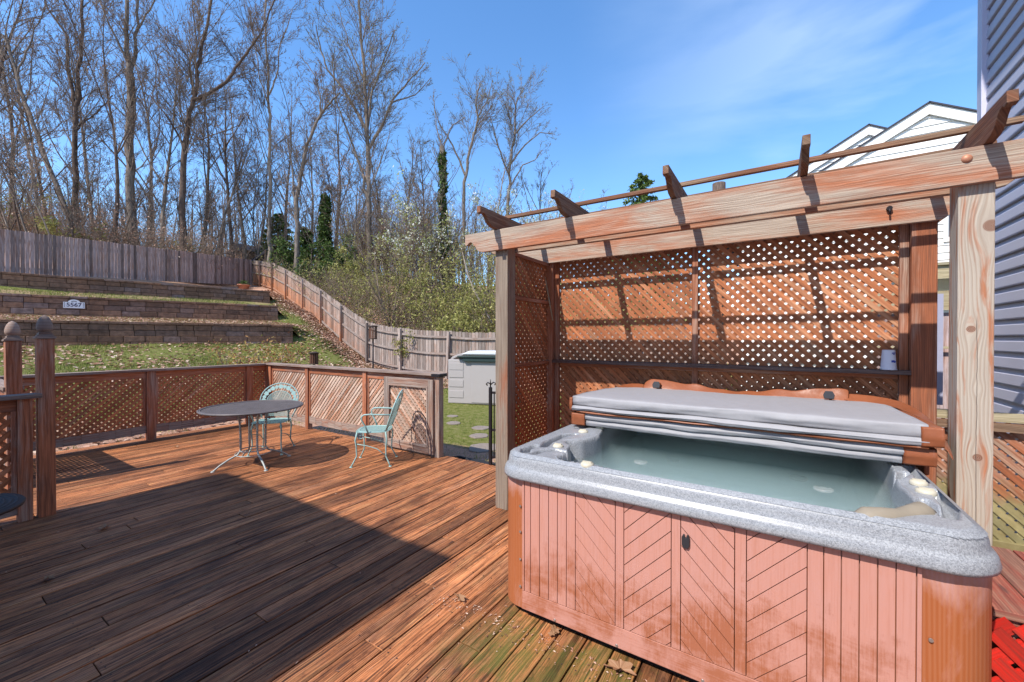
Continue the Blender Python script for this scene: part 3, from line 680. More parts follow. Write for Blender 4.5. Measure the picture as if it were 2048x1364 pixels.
# ------------------------------------------------------------------ railings
def railing(label, a, b, posts, pw_=.045, split=None, ext=True, lab_mat=('rail', 'cap', 'lattice'), posth=1.10, gapb=.12, pitch=.0575, grp='low lattice railings round the deck', inner=(0, 0, 0)):
    """a,b = ends at deck level; posts = distances along"""
    A = Vector(a); B = Vector(b); d = (B - A); Ln = d.length; d.normalize(); nr = Vector((-d.y, d.x, 0))
    pm, cm, lm = lab_mat
    t = thing('deck_railing', a, label, 'railing', grp)
    for p in posts:
        mb = MB(); c = A + d * p; mb.obox(c + Vector((0, 0, posth / 2 - .05)), (d, nr, (0, 0, 1)), (pw_, .045, posth / 2 + .05)); mb.build('post', pm, t, bevel=.004)
    mb = MB(); mb.obox(A + d * (Ln / 2) + Vector((0, 0, posth + .019)), (d, nr, (0, 0, 1)), (Ln / 2 + .05, .075, .019)); mb.build('cap_rail', cm, t, bevel=.004)
    for i in range(len(posts) - 1):
        p0, p1 = posts[i] + pw_ + .001, posts[i + 1] - pw_ - .001; pc_ = A + d * ((p0 + p1) / 2); hl = (p1 - p0) / 2
        if hl < .02: continue
        mb = MB(); mb.obox(pc_ + Vector((0, 0, posth - .054)) , (d, nr, (0, 0, 1)), (hl, .019, .053)); mb.build('top_rail', pm, t, bevel=.003)
        mb = MB(); k = 8; sag = random.uniform(.006, .02) if hl > .5 else 0
        for q in range(k):
            u0 = -hl + 2 * hl * q / k; u1 = -hl + 2 * hl * (q + 1) / k; zz = lambda u: gapb + .055 - sag * (1 - (u / hl) ** 2)
            mb.bar(pc_ + d * u0 + Vector((0, 0, zz(u0))), pc_ + d * u1 + Vector((0, 0, zz(u1))), .038, .125, (0, 0, 1), .5, .002)
        mb.build('bottom_rail', 'railgray', t)
        mb = MB(); o = A + d * p0 + Vector((0, 0, gapb + .05)); lattice(mb, o, d, (0, 0, 1), p1 - p0, posth - .1 - gapb - .05 + .02, nr, .038, pitch); mb.build('lattice_panel', lm, t)
        for q in ((p0 + .017, p1 - .017) if hl > .3 else ()):
            mb = MB(); mb.obox(A + d * q + Vector((0, 0, (posth + gapb) / 2)) + nr * .0, (d, nr, (0, 0, 1)), (.016, .018, (posth - gapb) / 2 - .09)); mb.build('trim_strip', pm, t)
    return t
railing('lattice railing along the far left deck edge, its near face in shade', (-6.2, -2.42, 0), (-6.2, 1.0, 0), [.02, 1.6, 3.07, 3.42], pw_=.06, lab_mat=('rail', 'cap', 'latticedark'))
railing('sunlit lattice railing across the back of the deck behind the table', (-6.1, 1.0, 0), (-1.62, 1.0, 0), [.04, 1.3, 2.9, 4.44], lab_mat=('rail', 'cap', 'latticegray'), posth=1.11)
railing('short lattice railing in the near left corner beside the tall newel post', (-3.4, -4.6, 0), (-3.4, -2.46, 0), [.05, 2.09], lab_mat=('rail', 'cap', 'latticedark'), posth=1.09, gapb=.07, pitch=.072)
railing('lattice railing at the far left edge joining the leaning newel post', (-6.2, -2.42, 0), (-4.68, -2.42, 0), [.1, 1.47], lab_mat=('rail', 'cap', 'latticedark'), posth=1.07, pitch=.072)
def newel(x, y, lean, label, wd=.108, ht=1.625):
    t = thing('newel_post', (x, y, 0), label, 'post', 'newel posts with pointed caps')
    ax = Vector((lean, 0, 1)).normalized(); xa = Vector((1, 0, -lean)).normalized()
    mb = MB(); mb.obox(Vector((x, y, 0)) + ax * (ht / 2 - .1), (xa, (0, 1, 0), ax), (wd / 2, wd / 2, ht / 2 + .1)); mb.build('shaft', 'rail', t, bevel=.004)
    tp = Vector((x, y, 0)) + ax * ht; mb = MB()
    mb.obox(tp + ax * .011, (xa, (0, 1, 0), ax), (wd * .60, wd * .60, .010)); mb.obox(tp + ax * .028, (xa, (0, 1, 0), ax), (wd * .48, wd * .48, .007)); mb.obox(tp + ax * .046, (xa, (0, 1, 0), ax), (wd * .40, wd * .40, .011)); mb.build('collar', 'cap', t, bevel=.003)
    mb = MB(); prof = [(.001, 0), (.038, 0), (.034, .016), (.047, .026), (.051, .045), (.050, .07), (.045, .10), (.036, .13), (.022, .155), (.001, .170)]
    mb.lathe([(r_ * wd / .1, z) for r_, z in prof], tp + ax * .05, 16); mb.build('acorn_cap', 'railgray' if lean < -.03 else 'cap', t)
newel(-3.4, -2.38, -.012, 'tall newel post with a dark pointed cap, standing right beside the near railing')
newel(-4.6, -2.42, -.05, 'leaning newel post with a pale pointed cap, behind the near left railing', .115, 1.6)

# unhinged gate leaf folded against the back railing
t = thing('lattice_gate', (-1.68, .9, 0), 'weathered lattice gate leaf folded open against the right end of the back railing', 'gate')
gx0, gx1, gy, z0, z1 = -2.60, -1.70, .895, .035, 1.06
for (a, b) in (((gx0, z0), (gx0, z1)), ((gx1, z0), (gx1, z1))):
    mb = MB(); mb.box(a[0] - .045, a[0] + .045, gy - .019, gy + .019, a[1], b[1]); mb.build('stile', 'railgray', t, bevel=.003)
for z in (z0 + .045, z1 - .045):
    mb = MB(); mb.box(gx0 + .046, gx1 - .046, gy - .018, gy + .018, z - .045, z + .045); mb.build('rail', 'railgray', t, bevel=.003)
mb = MB()
for z in (z0 + .105, z1 - .105): mb.box(gx0 + .047, gx1 - .047, gy - .024, gy + .01, z - .014, z + .014)
for x_ in (gx0 + .06, gx1 - .06): mb.box(x_ - .013, x_ + .013, gy - .024, gy + .01, z0 + .12, z1 - .12)
mb.build('inner_frame', 'railgray', t)
mb = MB(); lattice(mb, (gx0 + .05, gy + .012, z0 + .08), (1, 0, 0), (0, 0, 1), gx1 - gx0 - .1, z1 - z0 - .16, (0, -1, 0)); mb.build('lattice_panel', 'latticegray', t)
t2 = thing('gate_post', (-1.6, .98, 0), 'square reddish post at the right end of the back railing by the opening', 'post')
mb = MB(); mb.box(-1.665, -1.575, .915, 1.005, -.1, 1.10); mb.build('shaft', 'railgray', t2, bevel=.004)
mb = MB(); mb.box(-1.69, -1.54, .88, 1.04, 1.104, 1.142); mb.build('cap', 'black', t2, bevel=.003)

# ------------------------------------------------------------------ pergola
pg = thing('pergola', (1.6, .5, 0), 'weathered wooden pergola with lattice screen standing over the hot tub', 'pergola')
W_, D_ = 3.12, .925
def ppost(x, y, mat, h=2.62):
    mb = MB(); mb.box(x, x + .14, y, y + .14, -.1, h); mb.build('post', mat, pg, bevel=.005)
ppost(0, 0, 'postw'); ppost(W_, 0, 'knotty'); ppost(0, D_, 'postred', 2.66); ppost(W_, D_, 'postred', 2.66)
# right post knots
t_k = MB()
def beam(x0, x1, y0, th, z0, z1, mat, endc=True):
    h = z1 - z0; e = .17
    def endp(s_, x):  # ogee end cut
        pr = [(0, h), (0, h * .48), (.02, h * .42), (.05, h * .56), (.075, h * .58), (.10, h * .48), (.105, h * .36), (.125, h * .36), (.14, h * .2), (.17, h * .06), (.215, 0)]
        return [(x + s_ * a, b) for a, b in pr]
    poly = endp(1, x0) + endp(-1, x1)[::-1] if endc else [(x0, h), (x0, 0), (x1, 0), (x1, h)]
    mb = MB(); mb.prism(poly, (0, y0, z0), (1, 0, 0), (0, 0, 1), (0, 1, 0), th); mb.build('beam', mat, pg, bevel=.003)
beam(-.337, 3.56, -.045, .042, 2.464, 2.658, 'beam'); beam(-.3, 3.52, .145, .04, 2.468, 2.658, 'beam')
beam(-.30, 3.46, D_ - .045, .042, 2.478, 2.668, 'beam'); beam(-.30, 3.46, D_ + .145, .04, 2.478, 2.668, 'rafter')
for i, x in enumerate((.012, .752, 1.615, 2.40, 3.20)):
    f = [(-.305, 2.815), (-.31, 2.755), (-.275, 2.748), (-.262, 2.762), (-.235, 2.758), (-.205, 2.735), (-.18, 2.70), (-.13, 2.672), (-.06, 2.6625)]
    yb = D_ + .48
    b = [(yb - .25, 2.6625), (yb - .1, 2.70), (yb - .03, 2.745), (yb, 2.755), (yb, 2.815)]
    mb = MB(); mb.prism(f + b, (x, 0, 0), (0, 1, 0), (0, 0, 1), (1, 0, 0), .04); mb.build('rafter', 'rafter', pg, bevel=.003)
for y in (.19, .53):
    mb = MB(); mb.bar((-.06, y, 2.834), (1.6, y, 2.832), .038, .032, (0, 0, 1)); mb.bar((1.6, y, 2.832), (3.42, y, 2.838), .038, .032, (0, 0, 1)); mb.build('purlin', 'rafter', pg, bevel=.002)
LY = 1.03
for x in (.142, 1.60, 3.065):
    mb = MB(); mb.box(x, x + .052, LY - .05, LY - .012, .05, 2.49); mb.build('stud', 'postred', pg, bevel=.003)
for (x0, x1) in ((.18, 1.62), (1.63, 3.10)):
    mb = MB(); lattice(mb, (x0, LY, .1), (1, 0, 0), (0, 0, 1), x1 - x0, 2.45, (0, -1, 0)); mb.build('lattice_panel', 'lattice', pg)
mb = MB(); lattice(mb, (.22, LY + .02, .1), (1, 0, 0), (0, 0, 1), 2.85, 1.22, (0, -1, 0)); mb.build('lower_lattice', 'latticedark', pg)
mb = MB(); lattice(mb, (.07, .14, .08), (0, 1, 0), (0, 0, 1), .785, 2.38, (1, 0, 0)); mb.build('side_lattice', 'lattice', pg)
for z in (.08, 1.36, 2.035, 2.465):
    mb = MB(); mb.box(.045, .062, .142, D_ - .002, z - .018, z + .018); mb.box(.078, .10, .142, D_ - .002, z - .018, z + .018); mb.build('side_rail', 'postred', pg, bevel=.002)
mb = MB(); mb.box(.145, 3.118, .90, 1.01, 1.355, 1.388, .3); mb.build('shelf_board', 'shelf', pg, bevel=.003)
mb = MB(); mb.box(.2, 3.06, .985, 1.008, 1.318, 1.352, .4); mb.build('shelf_apron', 'postred', pg, bevel=.003)
mb = MB(); mb.lathe([(.001, .012), (.014, .011), (.02, .006), (.023, 0)], (0, 0, 0), 16)
mb.v = [(W_ + .02 + a, -.045 - c, 2.60 + b) for a, b, c in mb.v]; mb.build('bolt_head', 'bolt', pg)
mb = MB(); mb.tube([(2.985, D_ - .046, 2.60), (2.985, D_ - .07, 2.60)], .018, 8); mb.tube([(2.985, D_ - .07, 2.60), (2.985, D_ - .075, 2.555)], .007, 6); mb.build('hook', 'black', pg)
mb = MB(); mb.bar((.055, .88, 2.40), (.16, .9, 1.83), .012, .008); mb.build('loose_strip', 'palewood', pg)

# ------------------------------------------------------------------ cup on shelf
t = thing('cup', (3.0, .955, 1.389), 'white plastic cup standing upside down on the right end of the dark shelf', 'cup')
mb = MB(); mb.lathe([(.001, .152), (.036, .152), (.038, .148), (.047, .01), (.051, .006), (.051, 0), (.046, 0)], t.location, 28); mb.build('wall', 'cup', t)
mb = MB()
for k, (da, zz, hw, hh) in enumerate(((-.05, .066, .0035, .008), (.10, .066, .0035, .008), (.25, .066, .0035, .009), (.38, .062, .004, .008), (.5, .064, .004, .006), (.2, .128, .010, .0035), (.42, .13, .008, .003), (.3, .119, .006, .003))):
    a = -math.pi / 2 - .55 + da * 1.1 + .9; r_ = .0475 - zz * .062; c = Vector((3.0 + r_ * math.cos(a), .955 + r_ * math.sin(a), 1.389 + zz))
    mb.obox(c, ((-math.sin(a), math.cos(a), 0), (math.cos(a), math.sin(a), 0), (0, 0, 1)), (hw, .0015, hh), .5)
mb.build('print', 'blueink', t)

# ------------------------------------------------------------------ hot tub
tub = thing('hot_tub', (1.9, -.2, 0), 'hot tub with speckled grey rim and faded salmon panels, cover folded half back', 'hot tub')
TX0, TX1, TY0, TY1 = .862, 2.94, -1.232, .82
def rrect(x0, x1, y0, y1, r_, n=10):
    pts = []
    for cx_, cy_, a0 in ((x1 - r_, y0 + r_, -90), (x1 - r_, y1 - r_, 0), (x0 + r_, y1 - r_, 90), (x0 + r_, y0 + r_, 180)):
        for k in range(n + 1): a = R(a0 + 90 * k / n); pts.append((cx_ + r_ * math.cos(a), cy_ + r_ * math.sin(a)))
    return pts
mb = MB(); prof = [(-.03, .822), (.0, .812), (.011, .815), (.013, .828), (.006, .856), (-.001, .868), (-.008, .874), (-.013, .882), (-.016, .906), (-.022, .926), (-.034, .942), (-.052, .951)]
loops = []
for off_, z in prof:
    r_ = .17 + off_; loops.append([(x, y, z) for x, y in rrect(TX0 - off_, TX1 + off_, TY0 - off_, TY1 + off_, max(.02, r_))])
n = len(loops[0])
for lp in loops: mb.v += lp
for i in range(len(loops) - 1):
    for j in range(n): j2 = (j + 1) % n; mb.face((i * n + j, i * n + j2, (i + 1) * n + j2, (i + 1) * n + j), None, .5, True)
mb.build('rim', 'shell', tub)
# moulded top and basin as a height field
def sdrr(x, y, x0, x1, y0, y1, r_):
    qx = np.abs(x - (x0 + x1) / 2) - (x1 - x0) / 2 + r_; qy = np.abs(y - (y0 + y1) / 2) - (y1 - y0) / 2 + r_
    return np.hypot(np.maximum(qx, 0), np.maximum(qy, 0)) + np.minimum(np.maximum(qx, qy), 0) - r_
gx = np.linspace(TX0, TX1, 330); gy_ = np.linspace(TY0, TY1, 330); X, Y = np.meshgrid(gx, gy_)
inner = sdrr(X, Y, 1.18, 2.765, -1.155, .66, .10)
# ledges that bulge and notch like a moulded spa
bul = -.05 * np.exp(-(((X - 1.18) / .12) ** 2 + ((Y + .48) / .15) ** 2)) + .085 * np.exp(-(((X - 1.15) / .10) ** 2 + ((Y + .76) / .055) ** 2)) - .05 * np.exp(-(((X - 1.22) / .10) ** 2 + ((Y + 1.02) / .10) ** 2)) - .07 * np.exp(-(((X - 2.72) / .09) ** 2 + ((Y + 1.10) / .10) ** 2)) + .03 * np.exp(-(((X - 2.77) / .08) ** 2 + ((Y + .25) / .2) ** 2)) - .03 * np.exp(-(((X - 1.42) / .07) ** 2 + ((Y + 1.16) / .06) ** 2))
inner = inner - bul * 1.0
Zt = .951 - .0 * X
lip = smooth(.0, .035, inner)
floor_ = .80 - .30 * smooth(.0, .10, -inner) - .42 * smooth(.34, .55, -sdrr(X, Y, 1.10, 2.80, -1.2, .70, .2)) * (1 - .35 * np.exp(-((X - 2.5) / .35) ** 2))
Z = np.where(inner > -.035, lerp(.62, .951, smooth(-.035, .012, inner)), floor_)
Z = np.where(inner > .012, .951 - .006 * (1 - smooth(.012, .05, inner)), Z)
Z = np.where(inner <= -.035, np.minimum(floor_, .62), Z)
def groove(Z, pts, wd, dp):
    m = np.full(X.shape, 9.0)
    for (a, b) in zip(pts[:-1], pts[1:]):
        dx, dy = b[0] - a[0], b[1] - a[1]; t_ = np.clip(((X - a[0]) * dx + (Y - a[1]) * dy) / (dx * dx + dy * dy), 0, 1)
        m = np.minimum(m, np.hypot(X - a[0] - dx * t_, Y - a[1] - dy * t_))
    g = dp * 1.7 * (1 - smooth(wd * .45, wd * .95, m)); return Z - g * (inner > -.01)
Z = groove(Z, [(1.01, -1.13), (.985, -1.08), (1.0, -.99), (1.045, -.96), (1.02, -.85), (1.03, -.62), (1.075, -.56)], .034, .038)
Z = groove(Z, [(1.075, -1.14), (1.09, -1.06), (1.14, -1.0), (1.24, -.985)], .028, .03)
Z = groove(Z, [(1.02, -.36), (1.06, -.28), (1.08, -.1), (1.08, .3)], .034, .035)
Z = groove(Z, [(2.865, -.28), (2.875, -.45), (2.87, -.55)], .026, .022); Z = groove(Z, [(2.88, -.68), (2.87, -.9), (2.83, -1.04)], .03, .03)
Z = groove(Z, [(2.79, -.50), (2.83, -.42)], .025, .02); Z = groove(Z, [(2.80, -.86), (2.81, -.99)], .028, .022)
Z -= .012 * np.exp(-(((X - 2.76) / .09) ** 2 + ((Y + .62) / .10) ** 2)) * (inner > 0)
out_ = sdrr(X, Y, TX0, TX1, TY0, TY1, .17)
Z = np.where(out_ > -.052, np.minimum(Z, .951 - (out_ + .052) * .6 - .0005), Z)
mb = MB(); ny, nx = X.shape; mb.v = list(zip(X.ravel(), Y.ravel(), Z.ravel())); keep = out_ < -.02
for j in range(ny - 1):
    for i in range(nx - 1):
        if keep[j, i] and keep[j + 1, i + 1]: a = j * nx + i; mb.face((a, a + 1, a + nx + 1, a + nx), None, .5, True)
mb.build('shell', 'shell', tub)
mb = MB(); wp = rrect(1.08, 2.82, -1.185, .72, .1); nw = len(wp); mb.v = [(x, y, .83) for x, y in wp] + [(x, y, .065) for x, y in wp]; mb.face(list(range(nw)), None); mb.face([nw + q for q in range(nw)][::-1], None)
for q in range(nw): mb.face((q, nw + q, nw + (q + 1) % nw, (q + 1) % nw), None)
mb.build('water', 'water', tub)
# panels
mb = MB(); py = TY0 + .02; body = rrect(TX0 + .012, TX1 - .012, TY0 + .03, TY1 - .02, .13)
lo = [(x, y, .055) for x, y in body]; hi = [(x, y, .82) for x, y in body]; n = len(body); mb.v = lo + hi
for j in range(n): j2 = (j + 1) % n; mb.face((j, j2, n + j2, n + j), [(0, 0), (0, .02), (.7, .02), (.7, 0)], .5, True)
mb.build('cabinet', 'corner', tub)
mb = MB(); body2 = rrect(TX0 + .07, TX1 - .07, TY0 + .08, TY1 - .07, .1); n2 = len(body2); mb.v = [(x, y, .0) for x, y in body2] + [(x, y, .06) for x, y in body2]
for j in range(n2): j2 = (j + 1) % n2; mb.face((j, j2, n2 + j2, n2 + j), None)
mb.build('base', 'black', tub)
YP = TY0 + .028
def plank(mb, poly, th=.011): mb.prism(poly, (0, YP, 0), (1, 0, 0), (0, 0, 1), (0, -1, 0), th, None, 1)
mb = MB(); zb, zt = .17, .81; g = .0038
xsv = [1.055, 1.095, 1.154, 1.211, 1.266, 1.32, 1.373]
for a, b in zip(xsv[:-1], xsv[1:]): plank(mb, [(a + g / 2, zb), (b - g / 2, zb), (b - g / 2, zt), (a + g / 2, zt)])
xr = [2.384, 2.437, 2.492, 2.546, 2.599, 2.65, 2.705]
for a, b in zip(xr[:-1], xr[1:]): plank(mb, [(a + g / 2, zb), (b - g / 2, zb), (b - g / 2, zt), (a + g / 2, zt)])
for a, b in ((1.592, 1.636), (1.862, 1.904), (2.126, 2.171)): plank(mb, [(a + g / 2, zb), (b - g / 2, zb), (b - g / 2, zt), (a + g / 2, zt)])
def clip(poly, ax, val, sg):
    o = []
    for i in range(len(poly)):
        p, q = poly[i], poly[(i + 1) % len(poly)]; ip = sg * (p[ax] - val) <= 0; iq = sg * (q[ax] - val) <= 0
        if ip: o.append(p)
        if ip != iq: t_ = (val - p[ax]) / (q[ax] - p[ax]); o.append((p[0] + (q[0] - p[0]) * t_, p[1] + (q[1] - p[1]) * t_))
    return o
for (a, b, s_) in ((1.373, 1.592, -1), (1.636, 1.862, 1), (1.904, 2.126, -1), (2.171, 2.384, 1)):
    pitch = .088; c = zb - 1.0
    while c < zt + 1:
        sl_ = 1.02 * s_; f = lambda x, cc: cc + sl_ * (x - a)
        poly = [(a, f(a, c) + g * .7), (b, f(b, c) + g * .7), (b, f(b, c + pitch) - g * .7), (a, f(a, c + pitch) - g * .7)]
        for ax_, vv, sg in ((1, zt, 1), (1, zb, -1), (0, b - g / 2, 1), (0, a + g / 2, -1)):
            if poly: poly = clip(poly, ax_, vv, sg)
        if len(poly) >= 3: plank(mb, poly)
        c += pitch
mb.build('front_panel', 'panel', tub, bevel=.0015)
mb = MB(); mb.prism([(1.035, .06), (2.72, .06), (2.72, .166), (1.04, .166)], (0, YP, 0), (1, 0, 0), (0, 0, 1), (0, -1, 0), .010, .5, 0)
mb.prism([(1.04, .167), (1.053, .167), (1.053, .81), (1.04, .81)], (0, YP, 0), (1, 0, 0), (0, 0, 1), (0, -1, 0), .012, .5, 1)
mb.prism([(2.707, .167), (2.72, .167), (2.72, .81), (2.707, .81)], (0, YP, 0), (1, 0, 0), (0, 0, 1), (0, -1, 0), .012, .5, 1); mb.build('panel_frame', 'panel', tub, bevel=.002)
mb = MB()
for x, z in [(1.022, z) for z in (.18, .34, .50, .65)] + [(2.745, z) for z in (.2, .37, .55)] + [(x, .072) for x in (1.25, 1.6, 2.0, 2.4)]:
    mb = MB(); mb.tube([(x, YP - .002, z), (x, YP - (.006 if x < 1.03 or x > 2.73 else .014), z)], .007, 10); mb.build('screw', 'screw', tub)
mb = MB(); lx, lz = 1.927, .69; mb.prism([(-.011, -.03), (.011, -.03), (.017, -.015), (.017, .02), (.011, .032), (.004, .03), (.003, .018), (-.003, .018), (-.004, .03), (-.011, .032), (-.017, .02), (-.017, -.015)], (lx, YP - .009, lz), (1, 0, 0), (0, 0, 1), (0, -1, 0), .014, .5); mb.build('cover_latch', 'buckle', tub, bevel=.002)
bpy.data.objects  # controls on the ledges
def knob(x, y, z, r_, name='control_knob'):
    mb = MB(); mb.lathe([(.001, .017), (r_ * .6, .017), (r_ * .92, .012), (r_, .004), (r_, -.004)], (x, y, z), 20)
    mb.bar((x - r_ * .7, y, z + .017), (x + r_ * .7, y, z + .017), .012, .008, (0, 0, 1)); mb.build(name, 'cream', tub)
knob(1.125, -.92, .948, .034); knob(1.10, -.46, .948, .036); knob(1.15, -.27, .948, .03); knob(1.42, -1.165, .945, .036); knob(2.84, -.60, .948, .033); knob(2.835, -.735, .948, .036)
# jets under water
for (x, y, z, r_) in ((2.40, .02, .68, .05), (2.52, -.14, .68, .05), (1.62, .05, .66, .045), (1.42, -.12, .66, .05)):
    mb = MB(); mb.lathe([(r_, 0), (r_, .012), (r_ * .75, .016), (r_ * .6, .008), (r_ * .3, .016), (.001, .016)], (x, y, z + .03), 20); mb.build('jet', 'shell', tub)
# pillow
mb = MB(); pts = [(2.53, -1.165), (2.57, -1.155), (2.63, -1.13), (2.68, -1.09), (2.725, -1.045), (2.765, -1.01), (2.80, -.985)]
mb.tube([(x, y, .925 + .014 * k / 6) for k, (x, y) in enumerate(pts)], [.014, .042, .042, .032, .038, .046, .016], 14); mb.build('pillow', 'pillow', tub)

# folded cover (rests on the tub: its own thing)
cv = thing('tub_cover', (1.96, .2, .95), 'grey vinyl spa cover with brown edging folded over the back half of the tub', 'tub cover')
def slab(x0, x1, y0, y1, z0f, z1f, z0b, z1b, nx=40, ny=14, sag=.006, rad=.014, seed=0):
    mb = MB(); prof = []
    # closed loop in (y,z) from front-bottom up, over the top, down the back
    def loop(u):
        L_ = []
        for k in range(5): a = R(180 + 90 - 90 * k / 4); L_.append((y0 + rad + rad * math.cos(a), z0f + rad + rad * math.sin(a)))
        for k in range(1, 6): v = k / 6; L_.append((y0 - .004 * math.sin(v * 3.14), lerp(z0f + rad, z1f - rad, v)))
        for k in range(5): a = R(180 - 90 * k / 4); L_.append((y0 + rad + rad * math.cos(a), z1f - rad + rad * math.sin(a)))
        for k in range(1, ny): v = k / ny; L_.append((lerp(y0 + rad, y1 - rad, v), lerp(z1f, z1b, v) + sag * math.sin(v * 3.14)))
        for k in range(5): a = R(90 - 90 * k / 4); L_.append((y1 - rad + rad * math.cos(a), z1b - rad + rad * math.sin(a)))
        for k in range(5): a = R(0 - 90 * k / 4); L_.append((y1 - rad + rad * math.cos(a), z0b + rad + rad * math.sin(a)))
        return L_
    m = None
    for i in range(nx + 1):
        u = i / nx; x = lerp(x0, x1, u); Lp = loop(u); m = len(Lp)
        for (y, z) in Lp:
            d_ = noise.noise(Vector((x * 2.5 + seed, y * 3, z * 22))) * .0075 + noise.noise(Vector((x * 9 + seed, y * 7, z * 40))) * .004
            mb.v.append((x, y + d_, z + d_ * .8))
    for i in range(nx):
        for j in range(m): j2 = (j + 1) % m; mb.face((i * m + j, i * m + j2, (i + 1) * m + j2, (i + 1) * m + j), None, .5, True)
    mb.face(list(range(m)), None); mb.face([nx * m + j for j in range(m)][::-1], None)
    return mb
slab(1.065, 2.835, -.325, .80, .965, 1.015, .965, 1.015, seed=3).build('lower_half', 'cover', cv)
slab(1.06, 2.84, -.335, .80, 1.016, 1.062, 1.02, 1.055, seed=5).build('middle_fold', 'cover', cv)
slab(.965, 2.93, -.365, .81, 1.080, 1.118, 1.075, 1.10, seed=8).build('upper_lining', 'cover', cv)
slab(.965, 2.93, -.350, .82, 1.119, 1.188, 1.08, 1.150, seed=11).build('upper_half', 'cover', cv)
mb = slab(1.0, 2.93, -.352, .5, 1.064, 1.079, 1.06, 1.075, rad=.006); mb.build('hinge_strip', 'brownvinyl', cv)
for (x0, x1, y0, y1, z0, z1) in ((.955, 1.062, -.345, .5, .968, 1.062), (2.838, 2.965, -.335, .5, .968, 1.063)):
    slab(x0, x1, y0, y1, z0, z1, z0, z1, 8, 6, .002, .012, seed=x0).build('end_cap', 'brownvinyl', cv)
for (x0, x1) in ((.945, .968), (2.90, 2.985)):
    slab(x0, x1, -.362, .80, 1.078, 1.176, 1.06, 1.135, 8, 10, .004, .012, seed=x0).build('corner_binding', 'brownvinyl', cv)
# brown skirt standing up along the back, flopping down the right side
def ribbon(pts, name, th=.004):
    """pts: list of (bottom xyz, top xyz)"""
    mb = MB(); n0 = len(pts)
    for k in range(n0):
        a, b = Vector(pts[k][0]), Vector(pts[k][1])
        for q in range(5):
            v = q / 4; p = a.lerp(b, v); d_ = noise.noise(Vector((p.x * 6, p.y * 6, p.z * 9))) * .02
            mb.v.append((p.x, p.y + d_, p.z + d_ * .3))
    for k in range(n0 - 1):
        for q in range(4): a = k * 5 + q; mb.face((a, a + 5, a + 6, a + 1), None, .5, True)
    o = mb.build(name, 'brownvinyl', cv); s_ = o.modifiers.new('s', 'SOLIDIFY'); s_.thickness = th; o.modifiers.new('b', 'SUBSURF').render_levels = 1; return o
R1 = []
for k in range(26):
    u = k / 25; x = lerp(1.18, 2.75, u); hgt = .055 + .016 * math.sin(u * 9) + (.03 if .03 < u < .16 else 0) + (.025 if u > .84 else 0) - .014 * (abs(u - .5) < .1) + .012 * math.sin(u * 47)
    R1.append(((x, .80, 1.142), (x + .01, .86 + .01 * math.sin(u * 14), 1.142 + hgt)))
ribbon(R1, 'skirt_flap')
ribbon([((.95, .1, 1.14), (.90, .12, 1.06)), ((.95, .4, 1.145), (.91, .45, 1.10)), ((.98, .65, 1.15), (.95, .74, 1.16)), ((1.08, .79, 1.15), (1.06, .86, 1.185)), ((1.2, .80, 1.15), (1.2, .87, 1.18))], 'skirt_flap')
ribbon([((2.70, .80, 1.15), (2.72, .87, 1.20)), ((2.86, .78, 1.15), (2.90, .85, 1.20)), ((2.95, .62, 1.155), (3.02, .68, 1.19)), ((2.98, .40, 1.16), (3.06, .45, 1.17)), ((2.99, .18, 1.165), (3.075, .2, 1.13)), ((2.99, -.02, 1.165), (3.07, -.02, 1.08)), ((3.0, -.16, 1.14), (3.06, -.20, 1.02)), ((3.02, -.20, 1.08), (3.05, -.24, .99))], 'side_flap')
for x in (1.21, 2.57):
    y = .80 if x < 2 else .80
    mb = MB(); mb.tube([(x + .13 if x < 2 else x + .06, .74, 1.155), (x + .14 if x < 2 else x + .06, .80, 1.20), (x + .12 if x < 2 else x + .055, .86, 1.185)], .010, 6); mb.build('strap', 'brownvinyl', cv)
    cx_ = x + (.12 if x < 2 else .05)
    mb = MB(); mb.prism([(-.03, -.026), (.03, -.026), (.036, .005), (.022, .034), (-.022, .034), (-.036, .005)], (cx_, .745, 1.185), (1, 0, 0), (0, .3, .95), (0, -.95, .3), .018); mb.build('buckle', 'buckle', cv, bevel=.003)
for x_, y_ in ((.985, .0), (2.955, -.02)):
    mb = MB(); mb.obox((x_ + (.02 if x_ > 2 else -.0), .1, .93), ((1, 0, 0), (0, 1, 0), (0, 0, 1)), (.012, .22, .055)); mb.build('skirt_drop', 'brownvinyl', cv, bevel=.008)

# ------------------------------------------------------------------ red bench box right of tub
t = thing('red_bench', (3.35, -.5, 0), 'red painted wooden bench box with a lattice front, right of the hot tub', 'bench')
mb = MB(); x = 3.0
while x < 3.72: mb.box(x, x + .137, -.86, -.14, .53, .562); x += .142
mb.build('top_boards', 'redworn', t, bevel=.004)
mb = MB(); lattice(mb, (3.0, -.862, .02), (1, 0, 0), (0, 0, 1), .74, .50, (0, -1, 0), .06, .08); mb.build('lattice_front', 'redwood', t)
mb = MB(); mb.box(2.995, 3.74, -.845, -.82, .44, .528); mb.box(2.995, 3.03, -.80, -.16, .02, .525); mb.box(3.0, 3.74, -.17, -.14, .02, .525); mb.build('frame', 'redworn', t, bevel=.003)
